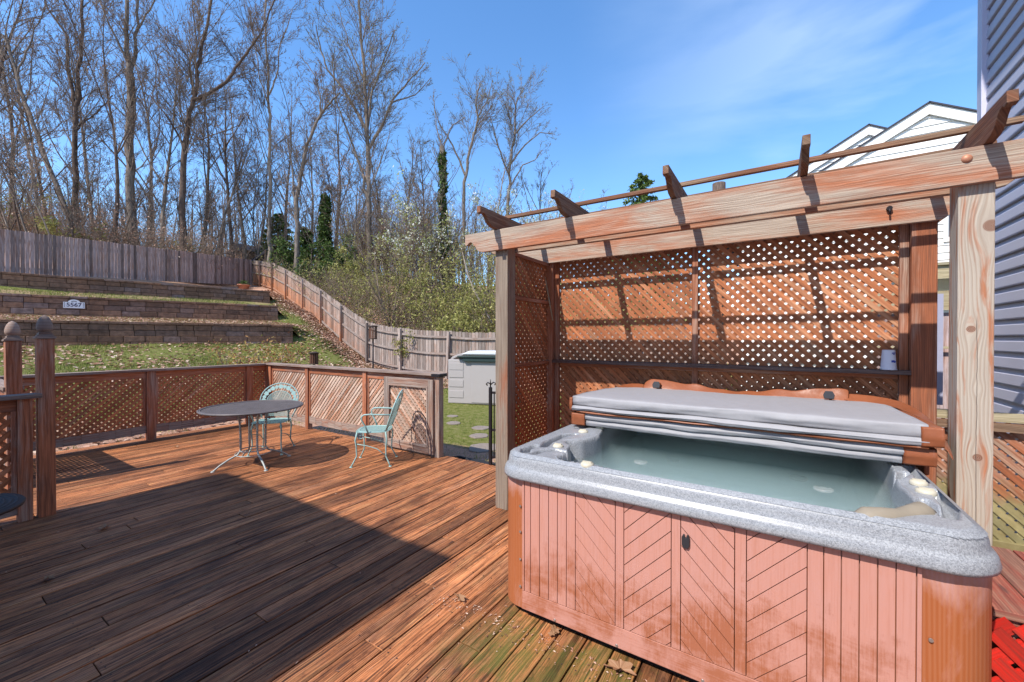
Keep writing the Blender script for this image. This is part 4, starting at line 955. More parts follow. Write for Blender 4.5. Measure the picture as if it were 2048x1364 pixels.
# lattice screen between tub corner and house
t = thing('lattice_screen', (3.5, 1.1, 0), 'lattice screen turning from orange to mossy green beside the grey house wall', 'lattice screen')
mb = MB(); lattice(mb, (3.28, 1.1, .18), (1, 0, 0), (0, 0, 1), .50, .84, (0, -1, 0), .043, .058); mb.build('lattice_panel', 'greenlat', t)
mb = MB(); mb.box(3.265, 3.785, 1.06, 1.10, 1.035, 1.10); mb.build('top_rail', 'palewood', t, bevel=.003)
mb = MB(); mb.box(3.265, 3.785, 1.065, 1.095, .125, .19); mb.build('bottom_rail', 'greenlat', t, bevel=.003)
mb = MB(); mb.box(3.27, 3.78, 1.045, 1.057, .97, 1.032); mb.build('upper_strip', 'rafter', t)
t = thing('drain_pipe', (3.25, .5, .1), 'white curved plastic pipe behind the tub corner beside the dark hose', 'pipe')
mb = MB(); mb.tube([(3.16, .95, .35), (3.19, .6, .30), (3.2, .3, .2), (3.2, .1, .05), (3.2, .05, .0)], .022, 10); mb.build('pipe', 'pvc', t)
t = thing('garden_hose', (3.4, .7, .05), 'dark green hose arching below the mossy lattice screen', 'hose')
mb = MB(); mb.tube([(3.25, .35, .02), (3.32, .5, .10), (3.42, .68, .16), (3.56, .85, .18), (3.75, .98, .16)], .02, 10); mb.build('tube', 'hose', t)

# ------------------------------------------------------------------ metal gate edge, storage box
t = thing('metal_gate', (-.5, 1.08, 0), 'narrow black iron gate with a scroll finial standing at the deck opening', 'gate')
mb = MB()
mb.box(-.835, -.80, 1.04, 1.075, 0, 1.0); mb.box(-.45, -.42, 1.22, 1.25, 0, 1.0)
for z in (.1, .45, .93): mb.bar((-.81, 1.06, z), (-.44, 1.235, z), .02, .03, (0, 0, 1))
mb.build('frame', 'black', t, bevel=.002)
for k in range(5):
    a = (k + .5) / 5; mb = MB(); mb.bar((lerp(-.81, -.44, a), lerp(1.06, 1.235, a), .1), (lerp(-.81, -.44, a), lerp(1.06, 1.235, a), .93), .012, .012); mb.build('bar', 'black', t)
mb = MB(); mb.tube([(-.817, 1.057, 1.0), (-.817, 1.057, 1.04), (-.85, 1.045, 1.06), (-.87, 1.04, 1.04), (-.855, 1.045, 1.02)], .009, 6); mb.tube([(-.817, 1.057, 1.03), (-.78, 1.07, 1.065), (-.75, 1.08, 1.05), (-.765, 1.075, 1.03)], .009, 6); mb.tube([(-.817, 1.057, 1.03), (-.817, 1.057, 1.10)], [.01, .003], 6); mb.build('finial', 'black', t)

bx = Vector((-5.44, 5.46, 0)); bd = Vector((1.14, .37, 0)).normalized(); bn = Vector((-bd.y, bd.x, 0)); gzb = -.18
t = thing('storage_box', (bx.x, bx.y, gzb), 'beige plastic storage shed box standing on the grass by the fence', 'storage box')
mb = MB()
def bb(u0, u1, v0, v1, z0, z1, m=None): (m or mb).obox(bx + bd * ((u0 + u1) / 2) + bn * ((v0 + v1) / 2) + Vector((0, 0, gzb + (z0 + z1) / 2)), (bd, bn, (0, 0, 1)), ((u1 - u0) / 2, (v1 - v0) / 2, (z1 - z0) / 2), .5)
bb(.0, 1.85, .0, .8, 0, 1.22); mb.build('body', 'beige', t, bevel=.02)
for i, z in enumerate((.26, .56, .82, 1.03)):
    mb = MB(); bb(.04, .46, -.012, .0, z - .10, z + .095); mb.build('panel', 'beige', t, bevel=.008)
mb = MB(); bb(.70, 1.82, -.014, 0, .04, 1.16); mb.build('door', 'beige', t, bevel=.01)
mb = MB(); poly = [(.05, 1.22), (.12, 1.30), (.28, 1.36), (.44, 1.40), (.62, 1.38), (.62, 1.22)]
mb.prism(poly, bx + Vector((0, 0, gzb)) + bn * .03, bd, (0, 0, 1), bn, .7); mb.build('lid_end', 'beige', t, bevel=.01)
mb = MB(); mb.prism([(.14, 1.235), (.30, 1.315), (.46, 1.35), (.57, 1.24)], bx + Vector((0, 0, gzb)) + bn * .022, bd, (0, 0, 1), bn, .009); mb.build('lid_opening', 'bronze', t)
bl = thing('bin_lid', (bx.x + 1.2, bx.y + .2, gzb + 1.26), 'dark green bin lid with a pale top, in front of the beige storage box', 'bin lid')
mb = MB(); mb.prism([(.50, 1.17), (1.95, 1.17), (1.95, 1.27), (.44, 1.27)], bx + Vector((0, 0, gzb)) - bn * .09, bd, (0, 0, 1), bn, .07); mb.prism([(.30, 1.28), (2.0, 1.28), (2.0, 1.36), (.33, 1.33)], bx + Vector((0, 0, gzb)) - bn * .12, bd, (0, 0, 1), bn, .9); mb.build('rim', 'binlid', bl, bevel=.01)
mb = MB(); mb.prism([(.42, 1.362), (2.0, 1.362), (2.0, 1.46), (.64, 1.46)], bx + Vector((0, 0, gzb)) - bn * .08, bd, (0, 0, 1), bn, .8); mb.build('top', 'binlidlight', bl, bevel=.02)

# ------------------------------------------------------------------ fences
def pickets(mb, A, B, za, zb, h, w_=.138, side=1, wear=False, arch=None, z_of=None):
    A = Vector(A); B = Vector(B); d = (B - A); Ln = d.length; d.normalize(); nr = Vector((-d.y, d.x, 0)) * side
    u = 0
    while u < Ln - .03:
        ww = min(w_ * random.uniform(.93, 1.0), Ln - u); uc = (u + ww / 2) / Ln; z0 = (z_of(uc) if z_of else lerp(za, zb, uc)); hh = h + random.uniform(-.02, .012)
        if arch: hh += arch * math.sin(uc * math.pi) * -1
        c = A + d * (u + ww / 2) + nr * random.uniform(-.003, .003); hw = ww / 2 - .003; sl_ = (zb - za) / Ln
        o = c - d * 0; n = len(mb.v); k = .022; tn = random.random()
        pl = [(-hw, 0), (hw, 0), (hw, hh - k), (hw - k, hh), (-hw + k, hh), (-hw, hh - k)]
        nv = len(mb.v); mb.prism(pl, (o.x, o.y, z0), d, (0, 0, 1), nr, .017, tn, 1)
        if wear is not None:
            for q in range(nv, len(mb.v)):
                hrel = (mb.v[q][2] - z0) / hh; mb.wear.append(max(0, wear - hrel * 2.1) if wear else 0)
        u += w_ + .004
FP = [(-29.33, 11.55, 5.42), (-28.11, 11.5, 5.22), (-25.42, 10.97, 4.72), (-22.77, 10.41, 3.96), (-20.16, 9.93, 3.15), (-17.71, 9.48, 2.32), (-15.3, 9.0, 1.38), (-12.91, 8.62, .51), (-10.76, 8.58, .22), (-8.3, 8.72, .08), (-6.13, 9.05, .02), (-3.8, 9.5, 0), (-1.4, 10., 0), (1.0, 10.4, 0)]
t = thing('side_fence', FP[5], 'long picket fence with visible rails and posts running down the slope, clay stained below', 'fence')
for i, (a, b) in enumerate(zip(FP[:-1], FP[1:])):
    mb = MB(); A_ = Vector((a[0], a[1], 0)); B_ = Vector((b[0], b[1], 0)); d_ = (B_ - A_).normalized(); n_ = Vector((-d_.y, d_.x, 0))
    pickets(mb, A_ + n_ * .05, B_ + n_ * .05, a[2] + .04, b[2] + .04, 1.80, side=1, wear=(1.0, 1.0, .95, .85, .7, .5, .25, 0, 0, 0, 0, 0, 0)[i], arch=.04 if i > 6 else .02); mb.build('pickets', 'fencec', t)
    for zr in (.22, .95, 1.6):
        mb = MB(); pa, pb = A_ + Vector((0, 0, a[2] + zr)), B_ + Vector((0, 0, b[2] + zr)); nv = 6
        for q in range(nv):
            u0, u1 = q / nv, (q + 1) / nv; sg = (lambda u: -.04 * math.sin(u * math.pi))
            mb.bar(pa.lerp(pb, u0) + Vector((0, 0, sg(u0))), pa.lerp(pb, u1) + Vector((0, 0, sg(u1))), .038, .085, (0, 0, 1), .5, .003)
        mb.wear = [(.6 if zr < .5 and i < 5 else 0.)] * len(mb.v); mb.build('rail', 'fencec', t)
for i, a in enumerate(FP[1:], 1):
    d_ = Vector((FP[min(i + 1, 13)][0] - FP[i - 1][0], FP[min(i + 1, 13)][1] - FP[i - 1][1], 0)).normalized(); n_ = Vector((-d_.y, d_.x, 0))
    lean = .05 if i == 9 else random.uniform(-.01, .01); ax = (Vector((0, 0, 1)) + d_ * lean).normalized()
    mb = MB(); mb.obox(Vector((a[0], a[1], a[2] + .80)) - n_ * .06, ((d_ - ax * d_.dot(ax)).normalized(), n_, ax), (.05, .05, 1.0)); mb.wear = [max(0, .8 - (v[2] - a[2]) * 1.2) * (i < 7) for v in mb.v]; mb.build('post', 'fencec', t, bevel=.006)
LF = [(-23.2, -9.0), (-23.93, -.44), (-26.2, 4.6), (-29.33, 11.55)]; LZ = [4.15, 4.19, 4.72, 5.42]
t = thing('back_fence', (-26.5, 5.5, 4.8), 'grey shadowed picket fence along the top of the terraced slope', 'fence')
for i in range(3):
    mb = MB(); pickets(mb, LF[i] + (0,), LF[i + 1] + (0,), LZ[i], LZ[i + 1], 1.83, .15, side=-1, wear=None); mb.build('pickets', 'fenceb', t)
    mb = MB(); a, b = Vector(LF[i] + (LZ[i],)), Vector(LF[i + 1] + (LZ[i + 1],)); d_ = (b - a).normalized(); n_ = Vector((-d_.y, d_.x, 0)).normalized()
    for zr in (.3, 1.5): mb.bar(a + n_ * .04 + Vector((0, 0, zr)), b + n_ * .04 + Vector((0, 0, zr)), .04, .085, (0, 0, 1))
    mb.build('back_rails', 'fenceb', t)
# pot by the fence corner
P = ud(487, 585, 27.2)
t = thing('flower_pot', (P[0], P[1], P[2] + .1), 'wide terracotta pot with a small green plant at the fence corner', 'flower pot')
mb = MB(); mb.lathe([(.22, 0), (.34, .34), (.38, .34), (.38, .42), (.34, .42), (.3, .36), (.001, .36)], t.location, 20); mb.build('pot', 'terracotta', t)
def leafcloud(mb, n, fn, s0, s1, tone=(.5, .25)):
    for _ in range(n):
        c = Vector(fn()); s_ = random.uniform(s0, s1); a = Vector((random.gauss(0, 1), random.gauss(0, 1), random.gauss(0, 1))).normalized(); _, b, c2 = frame(a)
        th = random.random() * 6.28; u = b * math.cos(th) + c2 * math.sin(th); v = a.cross(u)
        q = len(mb.v); mb.v += [tuple(c - u * s_), tuple(c - v * s_ * .45), tuple(c + u * s_), tuple(c + v * s_ * .45)]
        mb.face((q, q + 1, q + 2, q + 3), None, min(1, max(0, random.gauss(*tone))))
mb = MB(); leafcloud(mb, 160, lambda: t.location + Vector((random.gauss(0, .14), random.gauss(0, .14), .42 + abs(random.gauss(0, .13)))), .04, .09); mb.build('plant', 'leafdk', t)
# garden torches
for i, (px, yt, yb, d_, lab) in enumerate(((628, 706, 727, 11.0, 'shorter brown slatted torch head just above the back railing'), (746, 653, 677, 11.5, 'taller brown slatted torch on a thin pole before the side fence'))):
    P = ud(px, yb, d_); hz = (yb - yt) * d_ / FPX
    t = thing('garden_torch', (P[0], P[1], gz(P[0], P[1])), lab, 'torch', 'slatted garden torches')
    mb = MB(); mb.tube([(P[0], P[1], gz(P[0], P[1]) - .1), (P[0], P[1], P[2])], .022, 8); mb.build('pole', 'black', t)
    mb = MB(); r_ = .10
    for k in range(14):
        a = k / 14 * 6.283; mb.obox((P[0] + r_ * math.cos(a), P[1] + r_ * math.sin(a), P[2] + hz / 2), ((0, 0, 1), (math.cos(a), math.sin(a), 0), (-math.sin(a), math.cos(a), 0)), (hz / 2, .006, .014))
    mb.build('slats', 'torch', t)
    mb = MB(); mb.lathe([(.001, .02), (.1, .0), (.135, -.01), (.13, -.03), (.001, -.03)], (P[0], P[1], P[2] + hz + .02), 20); mb.build('top_rim', 'bronze', t)
    mb = MB(); mb.lathe([(.001, -.02), (.11, -.02), (.12, 0), (.001, .01)], (P[0], P[1], P[2]), 20); mb.build('base_rim', 'bronze', t)

# ------------------------------------------------------------------ houses
hs_ = thing('grey_house', (4.4, 0, 0), 'grey vinyl sided house wall at the right edge of the photo', 'house')
mb = MB(); z = .25; c_ = .127
while z < 6.0:
    XW = 3.80
    prof = [(XW + .004, z), (XW - .016, z + .002), (XW - .018, z + .012), (XW - .012, z + c_ * .66), (XW - .002, z + c_ * .78), (XW + .004, z + c_ * .98)]
    n = len(mb.v)
    for yy in (1.93, -2.6):
        for (x, zz) in prof: mb.v.append((x, yy, zz))
    k = len(prof)
    for q in range(k - 1): mb.face((n + q, n + q + 1, n + k + q + 1, n + k + q), None, .5, False)
    z += c_
mb.build('siding', 'siding', hs_)
mb = MB(); mb.box(3.81, 9, -9, 2.02, -.2, 6.0); mb.build('wall', 'siding', hs_)
mb = MB(); mb.box(3.77, 3.808, 1.94, 2.07, .2, 6.0); mb.box(3.765, 3.77, 1.96, 2.0, .2, 6.0); mb.box(3.755, 3.80, 1.925, 1.936, .2, 6.0); mb.build('corner_trim', 'trim', hs_, bevel=.003)
mb = MB(); mb.box(3.34, 9.4, -9.4, 2.22, 6.0, 6.15); mb.build('eave', 'soffit', hs_)

# white neighbour house with gable facing the tub
nh = thing('white_house', (5, 9.4, 0), 'white sided neighbouring house with gables, seen above the pergola beam', 'house')
def gable(px, pz, Yp, hw, sl_, zb, name='gable_wall', depth=6, c_=.155, xl=None, xr=None):
    mb = MB(); z = zb
    while z < pz - .02:
        half = (pz - z) / sl_; x0, x1 = px - min(half, hw), px + min(half, hw); half2 = max(0, (pz - z - c_) / sl_); x2, x3 = px - min(half2, hw), px + min(half2, hw)
        n = len(mb.v); mb.v += [(x0, Yp - .02, z), (x1, Yp - .02, z), (x3, Yp, z + c_), (x2, Yp, z + c_)]; mb.face((n, n + 1, n + 2, n + 3))
        mb.v += [(x0, Yp, z), (x1, Yp, z)]; mb.face((n + 4, n + 5, n + 1, n))
        z += c_
    return mb
PX, PZ, YG = 5.06, 6.70, 9.25; SL = (6.81 - 5.726) / (5.06 - 3.163)
gable(PX, PZ - .12, YG, 3.6, SL, 1.0).build('wall', 'whitesiding', nh)
mb = MB(); mb.box(PX - 3.6, PX + 3.6, YG + .02, YG + 6, -.3, PZ - 3.6 * SL - .1); mb.prism([(-3.6, PZ - 3.6 * SL - .1), (3.6, PZ - 3.6 * SL - .1), (0, PZ - .12)], (PX, YG + .02, 0), (1, 0, 0), (0, 0, 1), (0, 1, 0), 6); mb.build('wall_body', 'whitesiding', nh)
for s_ in (-1, 1):
    e = Vector((s_, 0, -SL)).normalized(); up = Vector((s_ * SL, 0, 1)).normalized(); Ln = 4.7 if s_ < 0 else 4.2
    mb = MB(); a = Vector((PX, YG - .05, PZ - .085)); hw_ = .10; q0 = Vector((0, 0, hw_ / up.z)); A0 = a + q0; A1 = a - q0; B0 = a + e * Ln + q0; B1 = a + e * Ln - q0
    n = 0; mb.v = [tuple(p + Vector((0, dy, 0))) for dy in (-.02, .02) for p in (A0, B0, B1, A1)]
    for fc in ((0, 1, 2, 3), (7, 6, 5, 4), (0, 4, 5, 1), (1, 5, 6, 2), (2, 6, 7, 3)): mb.face(fc)
    mb.build('fascia', 'whitesiding', nh)
    mb = MB(); a = Vector((PX, YG + 2.8, PZ + .05)); mb.obox(a + e * Ln / 2, (e, (0, 1, 0), up), (Ln / 2 + .01, 2.9, .016)); mb.build('roof', 'shingle', nh)
# second gable behind, to the left
P2 = np.array([3.929 + .75, 10.9, 7.0]); 
mb = gable(4.25, 6.93, 10.6, 3.0, SL, 4.0); mb.build('rear_gable', 'whitesiding', nh)
for s_ in (-1, 1):
    e = Vector((s_, 0, -SL)).normalized(); up = Vector((s_ * SL, 0, 1)).normalized(); Ln = 3.4
    mb = MB(); a = Vector((4.25, 10.55, 6.95)); q0 = Vector((0, 0, .1 / up.z)); mb.v = [tuple(p + Vector((0, dy, 0))) for dy in (-.02, .02) for p in (a + q0, a + e * Ln + q0, a + e * Ln - q0, a - q0)]
    for fc in ((0, 1, 2, 3), (7, 6, 5, 4), (0, 4, 5, 1), (1, 5, 6, 2), (2, 6, 7, 3)): mb.face(fc)
    mb.build('rear_fascia', 'whitesiding', nh)
    mb = MB(); a = Vector((4.25, 11.6, 7.08)); mb.obox(a + e * Ln / 2, (e, (0, 1, 0), up), (Ln / 2 + .01, 1.1, .016)); mb.build('rear_roof', 'shingle', nh)
f = MB(); f.box(5.30, 5.75, YG - .05, YG - .01, 3.70, 4.55, .5); wf = f.build('window', 'whitesiding', nh); g_ = MB(); g_.box(5.37, 5.68, YG - .056, YG - .05, 3.80, 4.47); g_.build('pane', 'window', wf)
# grey board fence seen between the two right posts
t = thing('board_gate', (4.2, 3.2, 0), 'grey weathered board gate seen between the two right pergola posts', 'gate')
mb = MB()
for k in range(8): mb.box(3.4 + .145 * k, 3.54 + .145 * k, 4.0, 4.02, -.2, 1.95)
mb.build('boards', 'fenceb', t)
mb = MB(); mb.box(3.3, 4.7, 3.94, 3.98, 1.98, 2.22); mb.box(3.3, 4.7, 3.92, 3.94, 1.5, 1.53); mb.build('rail', 'palewood', t)
t = thing('upright_board', (3.35, 2.0, 0), 'narrow blue grey upright board between the right pergola posts', 'board')
mb = MB(); mb.box(3.52, 3.60, 2.2, 2.23, 1.0, 2.05); mb.build('board', 'greypanel', t)
t = thing('upper_deck', (4.6, 8, 0), 'olive tan deck edge below the white house siding', 'deck edge')
mb = MB(); mb.box(4.4, 6.5, 7.6, 7.66, 2.75, 3.0); mb.box(4.4, 6.5, 7.55, 9.2, 3.0, 3.05); mb.build('joist', 'palewood', t)
mb = MB(); mb.box(4.55, 4.69, 7.62, 7.76, -.2, 2.75); mb.build('post', 'palewood', t)
t = thing('wooden_pole', tuple(ud(1438, 375, 13) * np.array([1, 1, 0])), 'top of a dark wooden pole poking above the pergola beam', 'pole')
P = ud(1438, 367, 13); mb = MB(); mb.tube([(P[0], P[1], -.2), (P[0], P[1], P[2])], .19, 14); mb.build('shaft', 'barkdark', t)

# the house behind the camera, whose upper storey shades the deck
hh = thing('main_house', (-2.6, -9, 0), 'two storey house behind the viewer whose shadow falls on the deck', 'house')
HE = 5.6; k_ = HE / 1.24; hx0, hx1, hy = -3.33 - .245 * k_, .27 - .245 * k_, -.92 - k_
mb = MB(); mb.box(hx0 + .2, hx1 - .2, -13, hy - .25, 0, HE - .2); mb.build('wall', 'siding', hh)
mb = MB(); mb.box(hx0, hx1, -13.2, hy, HE - .2, HE); mb.build('roof_edge', 'soffit', hh)
mb = MB(); mb.prism([(hx0, HE), (hx1, HE), ((hx0 + hx1) / 2, HE + 1.2)], (0, -13.2, 0), (1, 0, 0), (0, 0, 1), (0, 1, 0), 13.2 + hy - 1.3); mb.build('roof', 'shingle', hh)
for x in (hx0 + .9, hx1 - 1.5):
    f = MB(); f.box(x, x + .9, hy - .25, hy - .2, 1.0, 2.3); wf = f.build('window', 'whitepaint', hh); g_ = MB(); g_.box(x + .06, x + .84, hy - .2, hy - .19, 1.07, 2.23); g_.build('pane', 'window', wf)

# little dark hut roof beyond the fence corner
P = ud(540, 500, 30.6)
t = thing('garden_shelter', (P[0], P[1], gz(P[0], P[1])), 'dark sloping shelter roof on posts beyond the fence corner', 'shelter')
a, b = Vector(ud(497, 523, 30.6)), Vector(ud(545, 490, 30.6)); bk = Vector(FW) * 2.5
mb = MB(); n = 0; mb.quad(a, b, b + bk, a + bk); mb.quad(a + Vector((0, 0, -.2)), a + bk + Vector((0, 0, -.2)), b + bk + Vector((0, 0, -.2)), b + Vector((0, 0, -.2))); mb.quad(a + Vector((0, 0, -.2)), b + Vector((0, 0, -.2)), b, a); o = mb.build('roof', 'shingle', t)
mb = MB(); q = Vector(ud(533, 500, 30.6)); mb.bar(q - Vector((0, 0, 2.6)), q, .2, .2); q = Vector(ud(556, 500, 30.6)); mb.bar(q - Vector((0, 0, 2.6)), q, .2, .2); mb.build('post', 'barkdark', t)
mb = MB(); a = Vector(ud(478, 505, 36)); mb.box(a.x - 1.3, a.x + 1.3, a.y - .2, a.y + 2, a.z - 2.5, a.z); 
tt = thing('wooden_hut', tuple(a - Vector((0, 0, 2.5))), 'orange brown hut wall glimpsed left of the dark shelter roof', 'hut'); mb.build('wall', 'ply', tt)
mb = MB(); mb.prism([(-1.6, 0), (1.6, 0), (0, .8)], a + Vector((0, -.4, 0)), (1, 0, 0), (0, 0, 1), (0, 1, 0), 2.5); mb.build('roof', 'shingle', tt)

# ------------------------------------------------------------------ patio furniture
def arc(c, rx, rz, a0, a1, n, U, V): return [Vector(c) + Vector(U) * (rx * math.cos(R(lerp(a0, a1, k / n)))) + Vector(V) * (rz * math.sin(R(lerp(a0, a1, k / n)))) for k in range(n + 1)]
def make_chair(label):
    t = thing('patio_chair', (0, 0, 0), label, 'chair', 'aqua wrought iron chairs on the deck')
    # front = +Y
    sw, sd, sz = .235, .22, .435
    mb = MB(); rim = [(sw * math.cos(a) * (abs(math.cos(a)) ** -.35 if abs(math.cos(a)) > .05 else 1) * .82, sd * math.sin(a) * (abs(math.sin(a)) ** -.35 if abs(math.sin(a)) > .05 else 1) * .82, sz) for a in np.linspace(0, 6.283, 33)[:-1]]
    mb.tube(rim, .009, 8, closed=True); mb.build('seat_rim', 'metalgreen', t)
    mb = MB()
    for k in range(-15, 16):
        x = k * .0145; h = sd * .98 * (1 - (abs(x) / sw) ** 3.2) ** (1 / 3.2) if abs(x) < sw else 0
        if h > .03: mb.obox((x, 0, sz), ((0, 1, 0), (1, 0, 0), (0, 0, 1)), (h, .0027, .0018), .5)
    for k in range(-14, 15):
        y = k * .0145; h = sw * .98 * (1 - (abs(y) / sd) ** 3.2) ** (1 / 3.2) if abs(y) < sd else 0
        if h > .03: mb.obox((0, y, sz + .001), ((1, 0, 0), (0, 1, 0), (0, 0, 1)), (h, .0027, .0018), .5)
    mb.build('seat_mesh', 'metalgreen', t)
    for sx_ in (-1, 1):
        for sy_ in (-1, 1):
            mb = MB(); x, y = sx_ * .19, sy_ * .18
            mb.tube([(x * .95, y * .98, sz), (x * 1.03, y * 1.08, sz - .10), (x * 1.0, y * 1.02, .25), (x * .98, y * (1.0), .13), (x * 1.08, y * 1.22, .05), (x * 1.14, y * 1.34, .008)], [.011, .011, .010, .009, .009, .010], 8)
            mb.lathe([(.001, .012), (.014, .012), (.02, .004), (.02, 0)], (x * 1.14, y * 1.34, 0), 12); mb.build('leg', 'metalgreen', t)
    for sx_ in (-1, 1):
        mb = MB(); mb.tube([(sx_ * .19, .17, .30), (sx_ * .16, .08, .24), (sx_ * .1, 0, .215), (0, -.04, .21)] if False else [(sx_ * .19, .19, .29), (sx_ * .185, .05, .26), (sx_ * .185, -.07, .22), (sx_ * .19, -.185, .13)], .006, 6); mb.build('stretcher', 'metalgreen', t)
        mb = MB(); x = sx_ * .17
        mb.tube([(x, .19, .40), (x, .16, .355), (x, .12, .35), (x, .10, .375), (x, .12, .40), (x, .145, .39)], .006, 6); mb.build('scroll', 'metalgreen', t)
        mb = MB(); x = sx_ * .255
        mb.tube([(sx_ * .235, .02, sz - .01), (sx_ * .245, .06, .52), (x, .10, .60), (x, .10, .645), (x, .07, .668), (x, 0, .672), (x * .98, -.14, .665), (x * .93, -.255, .66)], .010, 8); mb.build('arm', 'metalgreen', t)
    # back
    ln = R(19); V = Vector((0, -math.sin(ln), math.cos(ln))); U = Vector((1, 0, 0)); base = Vector((0, -.185, sz + .015))
    def bp(u, v, o=0): return base + U * u + V * v + Vector((0, math.cos(ln), math.sin(ln))) * o
    def arch(w0, h, n=26, w1=None):
        pts = []
        for k in range(n + 1):
            a = math.pi * k / n; u = -math.cos(a) * w0; pts.append((u, h - w0 * .92 + math.sin(a) * w0 * .92))
        return [(-w0 * .78, 0)] + [(-w0 * .95, (h - w0) * .5)] + pts + [(w0 * .95, (h - w0) * .5), (w0 * .78, 0)]
    mb = MB(); mb.tube([bp(*q) for q in arch(.265, .52)], .009, 8); mb.build('back_frame', 'metalgreen', t)
    mb = MB(); ia = arch(.175, .40); mb.tube([bp(*q) for q in ia], .006, 8); mb.build('inner_frame', 'metalgreen', t)
    mb = MB()
    for k in range(-11, 12):
        u = k * .0145; h = .40 - .175 * .92 + math.sqrt(max(0, .175 ** 2 - u * u)) * .92
        if abs(u) < .17: mb.bar(bp(u, .02), bp(u, h), .0045, .0025)
    for k in range(2, 27):
        v = k * .0145; h = .165 if v < .24 else math.sqrt(max(0, .17 ** 2 - ((v - .239) / .92) ** 2))
        if h > .03 and v < .4: mb.bar(bp(-h, v, .001), bp(h, v, .001), .0045, .0025)
    mb.build('back_mesh', 'metalgreen', t)
    mb = MB(); n = 15
    for k in range(n):
        a = math.pi * (-.12 + 1.24 * (k + .5) / n); r_ = .221; cu, cvv = -math.cos(a) * r_, (.52 - .265 * .92) * .93 + math.sin(a) * r_ * .96
        lr = .033 if k % 2 else .026; poly = [(lr * (1 + .18 * math.cos(5 * q)) * math.cos(q), lr * (1 + .18 * math.cos(5 * q)) * math.sin(q)) for q in np.linspace(0, 6.283, 13)[:-1]]
        mb.prism(poly, bp(cu, cvv, -.003), U, V, Vector((0, math.cos(ln), math.sin(ln))), .006, .5)
    vine = [bp(-math.cos(math.pi * q / 40) * (.221 + .012 * math.sin(q)), (.52 - .265 * .92) * .93 + math.sin(math.pi * q / 40) * (.215 + .012 * math.sin(q))) for q in range(41)]
    mb.tube(vine, .005, 5); mb.build('leaf_band', 'metalgreen', t)
    return t
ch = make_chair('aqua wrought iron chair seen side on, right of the round table'); 
c2 = copy_tree(ch); c2['label'] = 'aqua wrought iron chair tucked behind the round mesh table'
ch.location = (-2.17, .33, 0); ch.rotation_euler = (0, 0, R(128))
c2.location = (-3.86, -.12, 0); c2.rotation_euler = (0, 0, R(222))
# table
TC = Vector((-3.44, -.57, 0)); TZ = .735; TR = .575
t = thing('patio_table', TC, 'round dark mesh topped iron table on curved pale legs in the sun', 'table')
mb = MB(); mb.tube([TC + Vector((TR * math.cos(a), TR * math.sin(a), TZ)) for a in np.linspace(0, 6.283, 65)[:-1]], .012, 8, closed=True)
mb.tube([TC + Vector((TR * .97 * math.cos(a), TR * .97 * math.sin(a), TZ + .004)) for a in np.linspace(0, 6.283, 65)[:-1]], .008, 6, closed=True); mb.build('rim', 'tablemetal', t)
mb = MB(); p_ = .0155; k = -int(TR / p_)
while k * p_ < TR:
    q = k * p_; h = math.sqrt(max(0, TR * TR - q * q)) - .005
    if h > .02:
        mb.obox(TC + Vector((q, 0, TZ)), ((0, 1, 0), (1, 0, 0), (0, 0, 1)), (h, .0040, .0015), .5); mb.obox(TC + Vector((0, q, TZ + .001)), ((1, 0, 0), (0, 1, 0), (0, 0, 1)), (h, .0040, .0015), .5)
    k += 1
mb.build('mesh_top', 'tablemetal', t)
mb = MB(); mb.bar(TC + Vector((-TR, 0, TZ - .012)), TC + Vector((TR, 0, TZ - .012)), .012, .012); mb.bar(TC + Vector((0, -TR, TZ - .012)), TC + Vector((0, TR, TZ - .012)), .012, .012); mb.build('cross_bars', 'tablemetal', t)
for a in (264, 352, 172, 84):
    dv = Vector((math.cos(R(a)), math.sin(R(a)), 0)); f = lambda r_, z: TC + dv * r_ + Vector((0, 0, z))
    mb = MB(); mb.tube([f(.40, TZ - .02), f(.28, TZ - .035), f(.20, TZ - .06), f(.165, TZ - .10), f(.15, .5), f(.14, .3), f(.145, .20), f(.18, .15), f(.28, .11), f(.37, .06), f(.43, .015), f(.445, .006)], [.010, .011, .012, .012, .012, .011, .011, .012, .012, .011, .011, .012], 8)
    mb.lathe([(.001, .012), (.016, .012), (.024, .004), (.024, 0)], f(.445, 0), 12)
    for k in range(14): z = .24 + k * .028; mb.tube([f(.146 + .002, z), f(.146, z + .012)], .016, 6)
    mb.build('leg', 'legmetal', t)
mb = MB(); mb.tube([TC + Vector((.15 * math.cos(a), .15 * math.sin(a), .19)) for a in np.linspace(0, 6.283, 25)[:-1]], .007, 6, closed=True)
mb.tube([TC + Vector((.2 * math.cos(a), .2 * math.sin(a), .145)) for a in np.linspace(0, 6.283, 25)[:-1]], .006, 6, closed=True); mb.build('ring_brace', 'legmetal', t)
# small round table at the left edge
sc_ = Vector((-2.06, -3.035, 0))
t = thing('side_table', sc_, 'dark cast metal side table with a ringed round top at the left photo edge', 'side table')
sz_ = .545; mb = MB(); prof = [(.001, 0)]
for k in range(1, 12): prof += [(k * .029 - .008, .0), (k * .029 - .004, .007), (k * .029 + .004, .007), (k * .029 + .008, 0)]
prof += [(.345, .004), (.355, -.006), (.35, -.02), (.001, -.02)]
mb.lathe(prof, sc_ + Vector((0, 0, sz_)), 48); mb.build('top', 'bronze', t)
for a in (20, 140, 260):
    dv = Vector((math.cos(R(a)), math.sin(R(a)), 0)); mb = MB(); mb.tube([sc_ + dv * .26 + Vector((0, 0, sz_ - .02)), sc_ + dv * .14 + Vector((0, 0, .32)), sc_ + dv * .18 + Vector((0, 0, .12)), sc_ + dv * .27 + Vector((0, 0, .01))], .012, 8); mb.build('leg', 'bronze', t)

